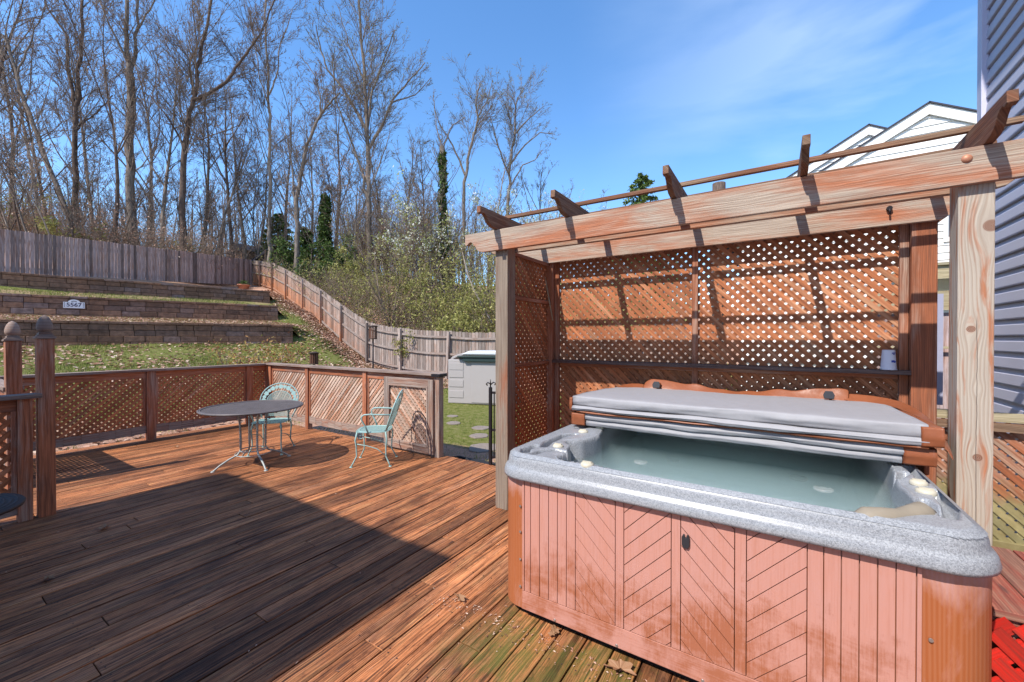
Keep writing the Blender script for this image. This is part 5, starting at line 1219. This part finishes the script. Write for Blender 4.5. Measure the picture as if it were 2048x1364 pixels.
# oak leaves lying on the boards
LV = [((208, 1056), 'curled grey leaf lying on the shaded boards beside the tall newel', .055), ((97, 1158), 'small pale leaf on the shaded boards at the lower left', .04), ((920, 1197), 'small brown leaf on the sunny boards left of the tub corner', .045), ((1240, 1340), 'tan oak leaf on the mossy boards below the tub', .07), ((1110, 1262), 'little dry leaf on the green boards by the tub base', .04), ((352, 894), 'dark leaf on the sunny boards near the left railing', .04), ((1105, 1270), 'broken leaf scrap beside the tub base', .03)]
for (px, py), lab, s_ in LV:
    r_ = F3 + RT * (px - 1024) / FPX - U3 * (py - 682) / FPX; P = C3 + r_ * ((.006 - CH) / r_[2]); mb = MB(); a0 = random.random() * 6.28; n = 34; cz = .012
    ctr = len(mb.v); mb.v.append((P[0], P[1], P[2] + .004))
    for k in range(n):
        a = k / n * 6.283; rr = s_ * (.42 + .58 * abs(math.cos(a))) * (1 + .24 * math.cos(7 * a)); mb.v.append((P[0] + rr * math.cos(a + a0), P[1] + rr * .7 * math.sin(a + a0), P[2] + .004 + s_ * .35 * abs(math.sin(a + .4)) ))
    for k in range(n): mb.face((ctr, ctr + 1 + k, ctr + 1 + (k + 1) % n), None, .55 + .3 * random.random())
    tag(mb.build('oak_leaf', 'oakleaf'), lab, 'leaf', 'dead leaves on the deck')

# ------------------------------------------------------------------ trees
def tubelet(mb, a, b, r0, r1, sides=3, tone=.5):
    d_ = b - a
    if d_.length < 1e-5: return
    _, x, y = frame(d_); n = len(mb.v)
    for (p, r_) in ((a, r0), (b, r1)):
        for k in range(sides):
            an = 6.2832 * k / sides; q = p + (x * math.cos(an) + y * math.sin(an)) * r_; mb.v.append((q.x, q.y, q.z))
    for k in range(sides): mb.face((n + k, n + (k + 1) % sides, n + sides + (k + 1) % sides, n + sides + k), None, tone, True)
def wobble(p0, d_, ln, seg, curv, upb=.0):
    pts = [p0.copy()]; v = d_.normalized()
    for i in range(seg):
        v = (v + Vector((random.gauss(0, curv), random.gauss(0, curv), random.gauss(0, curv) + upb))).normalized(); pts.append(pts[-1] + v * (ln / seg))
    return pts
def twigs(mb, pts, r0, level, lnf, spread, tips, minr=.006, dens=1.0, upb=.10):
    """grow side branches along a polyline"""
    tot = sum((pts[i + 1] - pts[i]).length for i in range(len(pts) - 1))
    nchild = {1: int(tot * 1.5 * dens) + 2, 2: int(tot * 2.3 * dens) + 2, 3: int(tot * 4.6 * dens) + 2}.get(level, 0)
    for c in range(nchild):
        t_ = random.uniform(.22 if level == 1 else .12, 1.0); f = t_ * (len(pts) - 1); i = min(int(f), len(pts) - 2); p = pts[i].lerp(pts[i + 1], f - i); dr = (pts[i + 1] - pts[i]).normalized()
        _, x, y = frame(dr); a = random.random() * 6.283; s_ = random.uniform(.45, 1.0) * spread; nd = (dr + (x * math.cos(a) + y * math.sin(a)) * s_ + Vector((0, 0, upb))).normalized()
        ln = tot * lnf * random.uniform(.5, 1.0) * (1.15 - t_ * .55); ln = min(ln, {1: 5.0, 2: 2.2, 3: .9}[level]); rr = max(minr, r0 * (1 - t_ * .6) * .42)
        sg = {1: 5, 2: 3, 3: 2}[level]; pp = wobble(p, nd, ln, sg, .13, .03)
        for k in range(sg): tubelet(mb, pp[k], pp[k + 1], lerp(rr, minr * .6, k / sg), lerp(rr, minr * .6, (k + 1) / sg), 3)
        if level < 3: twigs(mb, pp, rr, level + 1, .5, spread, tips, minr, dens, upb)
        else: tips.append(pp[-1]); tips.append(pp[-2])
def fence_d(px):
    k = (px - 1024) / FPX; ray = (FW + RT * k)[:2]; best = 0
    for PL in (LF, [q[:2] for q in FP]):
        for a, b in zip(PL[:-1], PL[1:]):
            Am = np.array([[ray[0], -(b[0] - a[0])], [ray[1], -(b[1] - a[1])]])
            if abs(np.linalg.det(Am)) < 1e-9: continue
            s_ = np.linalg.solve(Am, np.array([a[0] - CX, a[1] - CY]))
            if -.001 <= s_[1] <= 1.001 and s_[0] > 0: best = max(best, s_[0])
    return best
def big_tree(trunks, label, kind='bare_tree', bark_='bark', twm='twig', dens=1.0, bud='budred', budn=.38, buds=.05, group='tall bare trees beyond the fences', lnf=.42, minr=.0098, ivy=None, spread=.9, twlevel=1, base_ext=1.5, name=None, cat='tree'):
    """trunks: list of (polyline of (px,py,d), r0, r1)"""
    P0 = None; tb = MB(); tw = MB(); tips = []; allp = []
    q0 = trunks[0][0][0]; dm = max(q0[2], fence_d(q0[0]) + 1.6); ks = dm / q0[2]; dens *= 1.0 if q0[0] > 600 else 1.2
    trunks = [([(a, b, c * ks) for a, b, c in pl], r0 * ks * .88, r1 * ks) for pl, r0, r1 in trunks]
    for (pl, r0, r1) in trunks:
        P = [Vector(ud(*q)) for q in pl]
        if P0 is None:
            P0 = P[0].copy(); g = gz(P0.x, P0.y); 
            if P0.z > g - .3: P = [Vector((P[0].x, P[0].y, g - .4))] + P
            P0.z = g
        # refine
        Q = []
        for i in range(len(P) - 1):
            for k in range(4):
                q = P[i].lerp(P[i + 1], k / 4); ln_ = (P[i + 1] - P[i]).length; Q.append(q + Vector((random.gauss(0, .012), random.gauss(0, .02), 0)) * min(ln_, 3) * (k > 0))
        Q.append(P[-1]); m = len(Q)
        tb.tube(Q, [lerp(r0, r1, (k / (m - 1)) ** .8) for k in range(m)], 8, cap=False); allp.append((Q, r0, r1))
    t = thing(name or kind, tuple(P0), label, cat, group)
    tb.build('trunk', bark_, t)
    for (Q, r0, r1) in allp:
        hi = [q for q in Q if q.z > P0.z + 2.2]
        if len(hi) > 1: twigs(tw, hi, (r0 + r1) * .4, twlevel, lnf, spread, tips, minr, dens)
    if tw.f: tw.build('crown', twm, t)
    if bud and tips:
        lb = MB(); k = int(len(tips) * budn)
        for p in random.sample(tips, min(k, len(tips))): leafcloud(lb, 1, lambda: p + Vector((random.gauss(0, .07), random.gauss(0, .07), random.gauss(0, .07))), buds * .6, buds * 1.3)
        tag(lb.build('buds', bud, t), kind='stuff')
    if ivy:
        lb = MB(); z0_, z1_, rad_, n_ = ivy; Q = allp[0][0]
        zz = [q.z for q in Q]
        def fn():
            z = random.uniform(z0_, z1_)
            for i in range(len(Q) - 1):
                if Q[i].z <= z <= Q[i + 1].z: p = Q[i].lerp(Q[i + 1], (z - Q[i].z) / max(1e-6, Q[i + 1].z - Q[i].z)); break
            else: p = Q[0]
            bump_ = .6 + .8 * abs(noise.noise(Vector((z * 1.3, 0, P0.x)))); r_ = rad_ * bump_ * (1.15 - .5 * (z - z0_) / (z1_ - z0_)); a = random.random() * 6.28; r_ *= math.sqrt(random.random()) * 1.1
            return (p.x + r_ * math.cos(a), p.y + r_ * math.sin(a), z)
        leafcloud(lb, n_, fn, .07, .15); lb.build('ivy', 'leafivy', t)
    return t
big_tree([([(265, 500, 26), (262, 400, 26), (259, 260, 26), (258, 140, 26)], .30, .22), ([(258, 140, 26), (252, 60, 26), (254, -40, 26), (256, -160, 26)], .17, .07), ([(260, 150, 26), (272, 100, 26.4), (276, 0, 26.4), (290, -120, 26.4)], .14, .05), ([(258, 130, 26), (235, 80, 25.6), (215, 40, 25), (180, -60, 25)], .09, .03), ([(274, 60, 26), (300, 20, 26), (330, -40, 26)], .07, .03)], 'tallest thick straight trunk with a narrow V fork, left of the dark forked tree', dens=.8)
big_tree([([(152, 480, 27), (151, 380, 27), (150, 260, 27), (157, 170, 27), (166, 60, 27), (168, -60, 27)], .24, .07), ([(151, 215, 27), (140, 160, 27), (133, 70, 27), (112, 40, 27), (70, -40, 27)], .13, .04), ([(152, 262, 27), (172, 240, 27.5), (195, 225, 28), (225, 190, 28)], .07, .03)], 'tree with a dark trunk forking into two steep stems near the left edge', bark_='barkdark', dens=.8)
big_tree([([(366, 500, 25), (364, 400, 25), (369, 300, 25), (378, 235, 25), (390, 190, 25), (400, 120, 25), (415, 50, 25), (425, -60, 25)], .26, .06), ([(388, 200, 25), (420, 186, 25), (452, 165, 25), (480, 125, 25), (505, 90, 25), (520, 70, 25), (545, 10, 25), (560, -50, 25)], .13, .03), ([(366, 290, 25), (352, 262, 24.6), (335, 235, 24), (300, 190, 24)], .08, .03), ([(386, 190, 25), (380, 120, 25.4), (395, 90, 25.4), (385, 0, 25.4)], .09, .03), ([(375, 250, 25), (400, 280, 24.5), (425, 270, 24.5), (480, 250, 24)], .05, .02)], 'dark gnarled tree whose big limb sweeps up to the right', bark_='barkdark', dens=.95, lnf=.46)
big_tree([([(143, 450, 24), (120, 390, 24), (88, 310, 24), (60, 230, 24), (40, 180, 24), (32, 140, 24), (5, 70, 24)], .19, .07), ([(35, 150, 24), (60, 90, 24), (85, 30, 24), (100, -40, 24)], .06, .02)], 'tree leaning strongly to the left beside the forked trunk', dens=.8)
big_tree([([(541, 500, 24), (540, 400, 24), (539, 250, 24), (536, 180, 24), (531, 60, 24), (528, -60, 24)], .15, .04), ([(538, 190, 24), (552, 155, 24), (560, 90, 24), (585, 20, 24)], .06, .02), ([(537, 210, 24), (520, 160, 24), (512, 90, 24), (500, 30, 24)], .05, .02)], 'slender straight pale trunk with steep thin limbs, right of the dark gnarled tree', bark_='barkpale', dens=.7, spread=.6)
big_tree([([(594, 470, 26), (592, 400, 26), (604, 340, 26), (613, 290, 26), (635, 240, 26), (652, 215, 26), (680, 185, 26)], .20, .05), ([(590, 420, 26), (585, 340, 26), (575, 280, 26), (560, 240, 26)], .08, .02), ([(640, 235, 26), (640, 190, 26), (630, 150, 26), (600, 110, 26)], .07, .02)], 'mid height tree with a trunk curving to the right over the evergreen shrubs', dens=.9)
big_tree([([(738, 540, 27), (739, 420, 27), (737, 330, 27), (734, 260, 27), (729, 150, 27), (722, 80, 27), (712, -40, 27)], .25, .06), ([(735, 262, 27), (708, 215, 27), (688, 180, 27), (655, 140, 27), (640, 90, 27), (632, 50, 27)], .13, .03), ([(736, 300, 27), (765, 250, 27), (785, 200, 27), (815, 165, 27), (850, 125, 27)], .13, .03), ([(738, 400, 27), (712, 310, 27), (690, 250, 27), (672, 200, 27), (665, 110, 27)], .10, .03), ([(735, 255, 27), (745, 180, 27), (768, 120, 27), (790, 60, 27)], .10, .03), ([(729, 160, 27), (705, 110, 27), (690, 60, 27), (675, 10, 27)], .07, .02), ([(784, 205, 27), (830, 190, 27.5), (862, 155, 27.5)], .06, .02)], 'broad spreading bare tree, widest crown in the middle of the wood', dens=1.0, bud='budgreen', lnf=.44)
big_tree([([(887, 560, 26), (886, 450, 26), (886, 350, 26), (884, 292, 26)], .22, .16), ([(884, 300, 26), (872, 250, 26), (866, 190, 26)], .05, .02), ([(886, 300, 26), (905, 250, 26), (930, 235, 26)], .05, .02)], 'broken topped trunk wrapped in dark ivy', ivy=(3.2, 13.4, .42, 3200), dens=.5)
big_tree([([(927, 540, 29), (928, 380, 29), (935, 320, 29), (947, 270, 29), (956, 240, 29), (952, 200, 29), (960, 165, 29)], .17, .04), ([(930, 350, 29), (905, 290, 29), (880, 250, 29), (868, 215, 29)], .09, .02), ([(955, 235, 29), (975, 200, 29), (985, 160, 29)], .06, .02)], 'curving bare tree behind the ivy trunk', dens=.9, bud='budgreen')
big_tree([([(1015, 540, 30), (1016, 400, 30), (1020, 330, 30), (1030, 260, 30), (1030, 225, 30), (1035, 195, 30)], .18, .04), ([(1018, 330, 30), (1050, 290, 30), (1080, 265, 30), (1110, 268, 30)], .08, .02), ([(1018, 350, 30), (995, 290, 30), (985, 250, 30), (978, 225, 30)], .08, .02), ([(1028, 270, 30), (1060, 235, 30), (1088, 212, 30)], .08, .02), ([(1017, 380, 30), (1045, 330, 30), (1070, 320, 30), (1085, 300, 30)], .07, .02)], 'round crowned bare tree farthest right in the wood', dens=1.0, bud='budgreen', lnf=.42)
big_tree([([(648, 560, 27), (650, 470, 27), (650, 385, 27)], .16, .10)], 'short dark column of ivy over a dead stem behind the side fence', ivy=(5.8, 11.0, .62, 3600), bud=None, dens=.0, group=None, name='ivy_column', cat='ivy column')
# more trees generated between the measured ones
heroes = []
def proc_tree(x, y, h, r_, lean, label, dens=.7, bark_='bark', bud='budred', forks=3, twm='twig', spread=.85, group='tall bare trees beyond the fences', name='bare_tree', cat='tree', minr=.0098, lnf=.42):
    g = gz(x, y); tb = MB(); tw = MB(); tips = []; base = Vector((x, y, g - .3)); allp = []
    dv = Vector((lean * math.cos(x * 7), lean * math.sin(x * 7), 1)); P = wobble(base, dv, h, 10, .045, .02); tb.tube(P, [lerp(r_, r_ * .15, k / 10) for k in range(11)], 7, cap=False); allp.append((P[3:], r_))
    for f in range(forks):
        i = random.randint(3, 7); a = random.random() * 6.28; nd = Vector((math.cos(a) * .6, math.sin(a) * .6, 1)); q = wobble(P[i], nd, h * random.uniform(.3, .5), 6, .08, .04); rr = r_ * (1 - i / 12) * .55
        tb.tube(q, [lerp(rr, .02, k / 6) for k in range(7)], 6, cap=False); allp.append((q, rr))
    t = thing(name, (x, y, g), label, cat, group); tb.build('trunk', bark_, t)
    for q, rr in allp: twigs(tw, q, rr * .7, 1, lnf, spread, tips, minr, dens)
    tw.build('crown', twm, t)
    if bud and tips:
        lb = MB()
        for p in random.sample(tips, int(len(tips) * .32)): leafcloud(lb, 1, lambda: p + Vector((random.gauss(0, .08), random.gauss(0, .08), random.gauss(0, .08))), .03, .06)
        tag(lb.build('buds', bud, t), kind='stuff')
    return t
def at(px, d_): P = ud(px, 600, d_); return P[0], P[1]
SPOTS = [(-40, 25, 18, .2), (20, 30, 19, .16), (75, 33, 17, .15), (105, 29, 15, .11), (198, 31, 17, .15), (222, 24, 14, .13), (300, 33, 18, .17), (325, 28, 16, .15), (410, 31, 17, .15), (432, 27, 14, .12), (470, 30, 15, .16), (492, 34, 16, .15), (505, 28, 12, .10), (565, 33, 16, .14), (625, 36, 14, .14), (665, 33, 15, .15), (700, 30, 12, .12), (775, 34, 13, .13), (815, 33, 12, .12), (845, 30, 11, .10), (905, 34, 12, .13), (975, 34, 12, .12), (1060, 33, 10.5, .12), (1095, 37, 10, .12)]
TXT = ['near the left photo edge', 'behind the leaning tree', 'between the leaning tree and the forked trunk', 'just left of the forked dark trunk', 'between the forked trunk and the tallest trunk', 'left of the tallest trunk', 'right of the tallest trunk', 'halfway from the tallest trunk to the gnarled tree', 'right of the gnarled tree trunk', 'under the sweeping limb of the gnarled tree', 'left of the slender straight trunk', 'far behind the slender straight trunk', 'small and thin, close left of the slender trunk', 'between the slender trunk and the curved one', 'behind the curved tree', 'between the curved tree and the broad tree', 'left of the broad crowned trunk', 'right of the broad crowned trunk', 'left of the ivy wrapped trunk', 'thin one beside the ivy wrapped trunk', 'right of the ivy wrapped trunk', 'left of the round crowned tree', 'low one right of the round crowned tree', 'rightmost low one of the wood']
for i, (px, d_, h, r_) in enumerate(SPOTS):
    d_ = max(d_, fence_d(px) + 1.8); x, y = at(px, d_); proc_tree(x, y, h, r_, random.uniform(0, .12), 'bare tree ' + TXT[i], dens=.85 if px < 700 else 1.0, bark_=random.choice(('bark', 'barkdark', 'barkpale')), bud='budred' if px < 600 else 'budgreen', forks=3)
for px, d_, h, lab in ((1180, 30, 7.6, 'small bare tree poking above the first gap of pergola rafters'), (1232, 33, 7.9, 'small bare tree left of the green conifer'), (1322, 33, 8.4, 'thin bare tree right of the green conifer')):
    x, y = at(px, d_); proc_tree(x, y, h, .08, .05, lab, dens=.5, forks=3, spread=.6, group='small bare trees behind the pergola')
# crowd of slim young trees filling the wood's lower storey
protos = []
for k in range(7):
    h = random.uniform(5.5, 9.5); protos.append(proc_tree(-28 - k, 16 + k, h, random.uniform(.04, .075), random.uniform(0, .35), 'slim young bare tree crowded among the taller trunks of the wood', dens=.95, bark_=('bark', 'barkpale', 'barkdark')[k % 3], bud=('budred', 'deadleaf', 'budred', 'deadleaf', 'budgreen', 'budred', 'deadleaf')[k], forks=5, spread=1.0, group='slim young trees in the wood', name='young_tree', lnf=.5, minr=.010))
k = 0
for px in list(range(-60, 640, 22)) + list(range(650, 1260, 25)):
    pxx = px + random.uniform(-9, 9); d_ = fence_d(min(1080, max(0, pxx))) + random.uniform(1.5, 9) + (5 if px > 640 else 0); x, y = at(pxx, d_)
    o = protos[k] if k < 7 else copy_tree(protos[k % 7]); o.location = (x, y, gz(x, y)); o.rotation_euler = (0, 0, random.random() * 6.28); sc__ = random.uniform(.75, 1.1) * (.8 if px > 900 else 1); o.scale = (sc__,) * 3; k += 1
# conifers
def conifer(px, d_, h, rad, label, n=5200, s0=.10, s1=.22, mat='leafdk'):
    x, y = at(px, d_); g = gz(x, y); t = thing('conifer', (x, y, g), label, 'tree'); mb = MB(); mb.tube([(x, y, g - .2), (x, y, g + h * .98)], [.16, .02], 8); mb.build('trunk', 'barkdark', t)
    mb = MB(); nb = int(h * 11)
    for b in range(nb):
        u = b / nb; z = g + h * (.08 + .9 * u); L_ = rad * (1 - u) ** .6 * random.uniform(.7, 1.1) + .12; a = b * 2.4 + random.random() * .6
        for k in range(int(n / nb)):
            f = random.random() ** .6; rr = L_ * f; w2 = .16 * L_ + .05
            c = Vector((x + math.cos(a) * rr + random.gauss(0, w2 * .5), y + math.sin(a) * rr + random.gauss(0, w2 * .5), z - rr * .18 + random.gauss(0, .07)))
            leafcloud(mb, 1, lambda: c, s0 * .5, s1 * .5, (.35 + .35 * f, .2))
    mb.build('crown', mat, t)
conifer(1284, 30, 11.2, 3.4, 'bright green conifer crown just above the pergola beam', 9000, .16, .34)
conifer(558, 35, 5.4, 2.3, 'dark drooping evergreen behind the fence corner', 7000, .14, .3)
conifer(612, 30, 3.9, 1.3, 'dark evergreen right of the drooping one, behind the side fence', 4500, .14, .3)
# shrubs
def shrub(x, y, h, rad, label, n, mat, name='shrub', stems=9, s0=.03, s1=.06, grp=None, tws='twigpale', dens=.8, cluster=40, zlow=.15, lean=(0, 0), stemr=.018, cat='shrub', fill=.85):
    g = gz(x, y); t = thing(name, (x, y, g), label, cat, grp); sb = MB(); lb = MB(); tips = []
    for k in range(stems):
        a = k / stems * 6.283 + random.random(); nd = Vector((math.cos(a) * rad / h * random.uniform(.3, 1.1) + lean[0], math.sin(a) * rad / h * random.uniform(.3, 1.1) + lean[1], 1)); p = wobble(Vector((x + math.cos(a) * .05, y + math.sin(a) * .05, g - .05)), nd, h * random.uniform(.75, 1.05), 7, .08, .0)
        for q in range(7): tubelet(sb, p[q], p[q + 1], lerp(stemr, .005, q / 7), lerp(stemr, .005, (q + 1) / 7), 4)
        tt_ = []; twigs(sb, p, stemr * .6, 2, .5, .9, tt_, .0035, dens, .05); tips += [q for q in tt_ if q.z > g + h * zlow]
    sb.build('stems', tws, t)
    if n and tips:
        per = max(1, n // len(tips))
        for p in tips:
            if random.random() > fill: continue
            leafcloud(lb, per, lambda: p + Vector((random.gauss(0, .10), random.gauss(0, .10), random.gauss(0, .10))), s0, s1)
        lb.build('leaves', mat, t)
    return t
x, y = at(781, 21.5); shrub(x, y, 5.2, 2.3, 'multi stemmed shrub tree rising in a vase shape beyond the fence', 2500, 'leafyg', 'vase_shrub', 12, .03, .06, stemr=.05, dens=.5, zlow=.3, cat='shrub')
x, y = at(850, 24); shrub(x, y, 6.2, 2.5, 'shrubby tree with white blossom on its arching crown top', 3000, 'blossom', 'flowering_shrub', 12, .05, .09, stemr=.04, dens=.5, zlow=.5, cat='flowering tree')
x, y = at(1062, 27); shrub(x, y, 7.6, 2.0, 'white blossoming tree behind the first pergola rafter', 4500, 'blossom', 'flowering_shrub', 9, .045, .08, stemr=.04, dens=.5, zlow=.5, cat='flowering tree')
x, y = at(1118, 26); shrub(x, y, 7.9, 1.6, 'smaller white blossoming tree between the first two rafters', 3000, 'blossom', 'flowering_shrub', 8, .045, .08, stemr=.035, dens=.5, zlow=.5, cat='flowering tree')
BS = [(700, 25, 2.6, 1.5), (735, 24, 1.9, 1.3), (800, 19.5, 1.3, 1.2), (822, 22, 3.4, 1.7), (868, 20.5, 3.4, 1.6), (905, 19, 3.2, 1.5), (935, 21, 4.2, 1.7), (965, 18.5, 3.5, 1.4), (990, 20, 4.6, 1.7), (880, 26, 5.2, 2.0), (945, 27, 5.6, 2.0), (1015, 24, 5.2, 2.0), (845, 17.8, 1.6, 1.1), (920, 17.2, 2.2, 1.2), (1050, 18, 3.6, 1.8), (1095, 20, 4.2, 2.0), (1150, 19, 3.6, 1.9), (1205, 21, 3.8, 2.0), (1270, 20, 3.6, 2.0)]
BT = ['behind the steepest run of fence', 'left of the vase shaped shrub', 'low, at the foot of the vase shaped shrub', 'right beside the vase shaped shrub', 'below the white blossom', 'directly behind the leaning fence post', 'mid height, left of the pergola post', 'close left of the pergola post', 'tall, hiding behind the pergola post', 'tall, under the white blossom crown', 'tall, below the beam end', 'tall, behind the left pergola post', 'low, touching the fence top', 'low, right behind the pickets left of the pergola', 'first one seen through the side lattice', 'tall, seen through the left end of the back lattice', 'second one seen through the back lattice', 'third one seen through the back lattice', 'last one seen through the back lattice, before the white house']
for i, (px, d_, h, rd) in enumerate(BS):
    x, y = at(px, d_); shrub(x, y, h, rd, 'yellow green leafy thicket shrub ' + BT[i], 2500 if h > 2 else 1900, 'leafyg', 'thicket_shrub', 9, .045, .085, 'yellow green shrubs beyond the side fence', dens=.75)
ES = [(588, 27, 3.2, 1.3, 'leafdk'), (592, 27, 2.4, 1.1, 'leafdk'), (640, 26, 2.0, 1.2, 'leafdk'), (350, 27, 2.6, 1.3, 'leafyg'), (30, 25, 4.2, 1.8, 'leafyg'), (128, 22.5, 2.4, 1.2, 'leafyg'), (668, 27, 2.6, 1.3, 'leafdk'), (690, 26.5, 3.0, 1.2, 'leafdk')]
ET = ['glossy green shrub above the fence corner posts', 'dark green shrub beside the shelter roof', 'dark green shrub on the bank left of the ivy column', 'thin green shrub behind the grey fence below the gnarled tree', 'olive green shrub at the left photo edge above the fence', 'olive sprigs above the left part of the grey fence', 'dark green shrub right of the ivy column', 'dark green shrub further right of the ivy column']
for i, (px, d_, h, rd, m_) in enumerate(ES): d_ = max(d_, fence_d(px) + 1.5); x, y = at(px, d_); shrub(x, y, h, rd, ET[i], 3600 if m_ == 'leafdk' else 1600, m_, 'shrub', 9, .05, .10, None, dens=.6)
# leafless brown brush masses behind the fences
def brush(label, spots, n, mat='twigpale', leafm='deadleaf', nl=0, name='brush'):
    mb = MB(); tips = []
    for _ in range(n):
        px, d_, hm = random.choice(spots); px += random.uniform(-28, 28); x, y = at(px, max(d_ + random.uniform(-2.2, 2.2), fence_d(px) + random.uniform(.5, 3))); g = gz(x, y); h = hm * random.uniform(.45, 1.0)
        a = random.random() * 6.28; p = wobble(Vector((x, y, g)), Vector((math.cos(a) * .45, math.sin(a) * .45, 1)), h, 5, .12, .0)
        for q in range(5): tubelet(mb, p[q], p[q + 1], lerp(.014, .005, q / 5), lerp(.014, .005, (q + 1) / 5), 3)
        for q in range(9):
            i = random.randint(1, 4); nd = Vector((random.gauss(0, .6), random.gauss(0, .6), .7)); s_ = wobble(p[i].lerp(p[i + 1], random.random()), nd, h * .28, 3, .2); 
            for k in range(3): tubelet(mb, s_[k], s_[k + 1], .006, .004, 3)
            tips.append(s_[-1])
    o = mb.build(name, mat); tag(o, label, kind='stuff')
    if nl:
        lb = MB()
        for p in random.choices(tips, k=nl): leafcloud(lb, 1, lambda: p + Vector((random.gauss(0, .1), random.gauss(0, .1), random.gauss(0, .1))), .035, .08)
        tag(lb.build(name + '_leaves', leafm), 'dry tan leaves hanging in the ' + label, kind='stuff')
brush('bare brown brush behind the grey back fence', [(x, 25, 3.5) for x in range(-20, 480, 25)], 900, nl=9000)
brush('tall grey brown brush across the wood floor', [(x, 33, 4.6) for x in range(-20, 1120, 30)], 620, nl=1800, name='wood_brush')
brush('fine upright reddish thicket between the broad tree and the ivy trunk', [(x, 29, 6.6) for x in range(700, 900, 25)], 620, nl=0, name='upright_thicket')
brush('tangled undergrowth on the bank beyond the side fence', [(x, 25 - (x - 560) * .014, 2.6) for x in range(560, 1010, 25)], 620, leafm='leafyg', nl=9000, name='undergrowth')
def reg_bank(n):
    x = rng.uniform(-30, 2, n); fy = 8.9 + np.clip(-(x + 10), 0, 20) * .155; y = fy + rng.uniform(.2, 8, n); return list(zip(x, y, ground(x, y)))
mb = MB()
for (x, y, z) in reg_bank(9000):
    for _ in range(2): leafcloud(mb, 1, lambda: (x + random.gauss(0, .08), y + random.gauss(0, .08), z + random.uniform(.02, .3)), .04, .10, (.45, .25))
tag(mb.build('ground_cover', 'leafyg'), 'low green ground cover on the bank beyond the side fence', kind='stuff')
# fallen pale stem leaning in the thicket
pts = [Vector(ud(*q)) for q in ((925, 505, 18.6), (934, 545, 18.4), (948, 580, 18.2), (968, 618, 18.0), (985, 648, 17.8))]
t = thing('leaning_stem', tuple(pts[-1]), 'pale curved birch like stem leaning in the thicket left of the pergola post', 'tree'); mb = MB(); mb.tube(pts, [.02, .03, .04, .05, .05], 7); tb = MB(); tips = []; twigs(tb, pts[::-1], .03, 2, .4, .8, tips, .005, .8); mb.build('trunk', 'barkpale', t); tb.build('crown', 'twigpale', t)
# rose bush behind the railing
for (px, d_, h, rd, lab) in ((505, 9.3, 1.55, .7, 'low rose bush with orange new leaves behind the railing corner'), (565, 9.9, 1.45, .6, 'low rose bush with orange new leaves, right one behind the railing')):
    x, y = at(px, d_); shrub(x, y, h, rd, lab, 1900, 'roseleaf', 'rose_bush', 12, .028, .05, 'rose bushes behind the railing', dens=1.2, stemr=.008, zlow=.3)
# far wood so the horizon closes
def far_wood():
    mb = MB()
    for _ in range(420):
        px = random.uniform(-100, 1400); d_ = random.uniform(42, 70); x, y = at(px, d_); g = gz(x, y); h = random.uniform(6, 11) * (1.0 if px < 1000 else .55)
        p = wobble(Vector((x, y, g)), Vector((random.gauss(0, .06), random.gauss(0, .06), 1)), h, 6, .04)
        for q in range(6): tubelet(mb, p[q], p[q + 1], lerp(.12, .02, q / 6), lerp(.12, .02, (q + 1) / 6), 4)
        for q in range(22):
            i = random.randint(1, 5); nd = Vector((random.gauss(0, .5), random.gauss(0, .5), .8)); s_ = wobble(p[i].lerp(p[i + 1], random.random()), nd, random.uniform(1.2, 2.8), 3, .15)
            for k in range(3): tubelet(mb, s_[k], s_[k + 1], .02, .012, 3)
    tag(mb.build('far_wood', 'twig'), 'distant bare wood closing the horizon behind the nearer trees', kind='stuff')
far_wood()
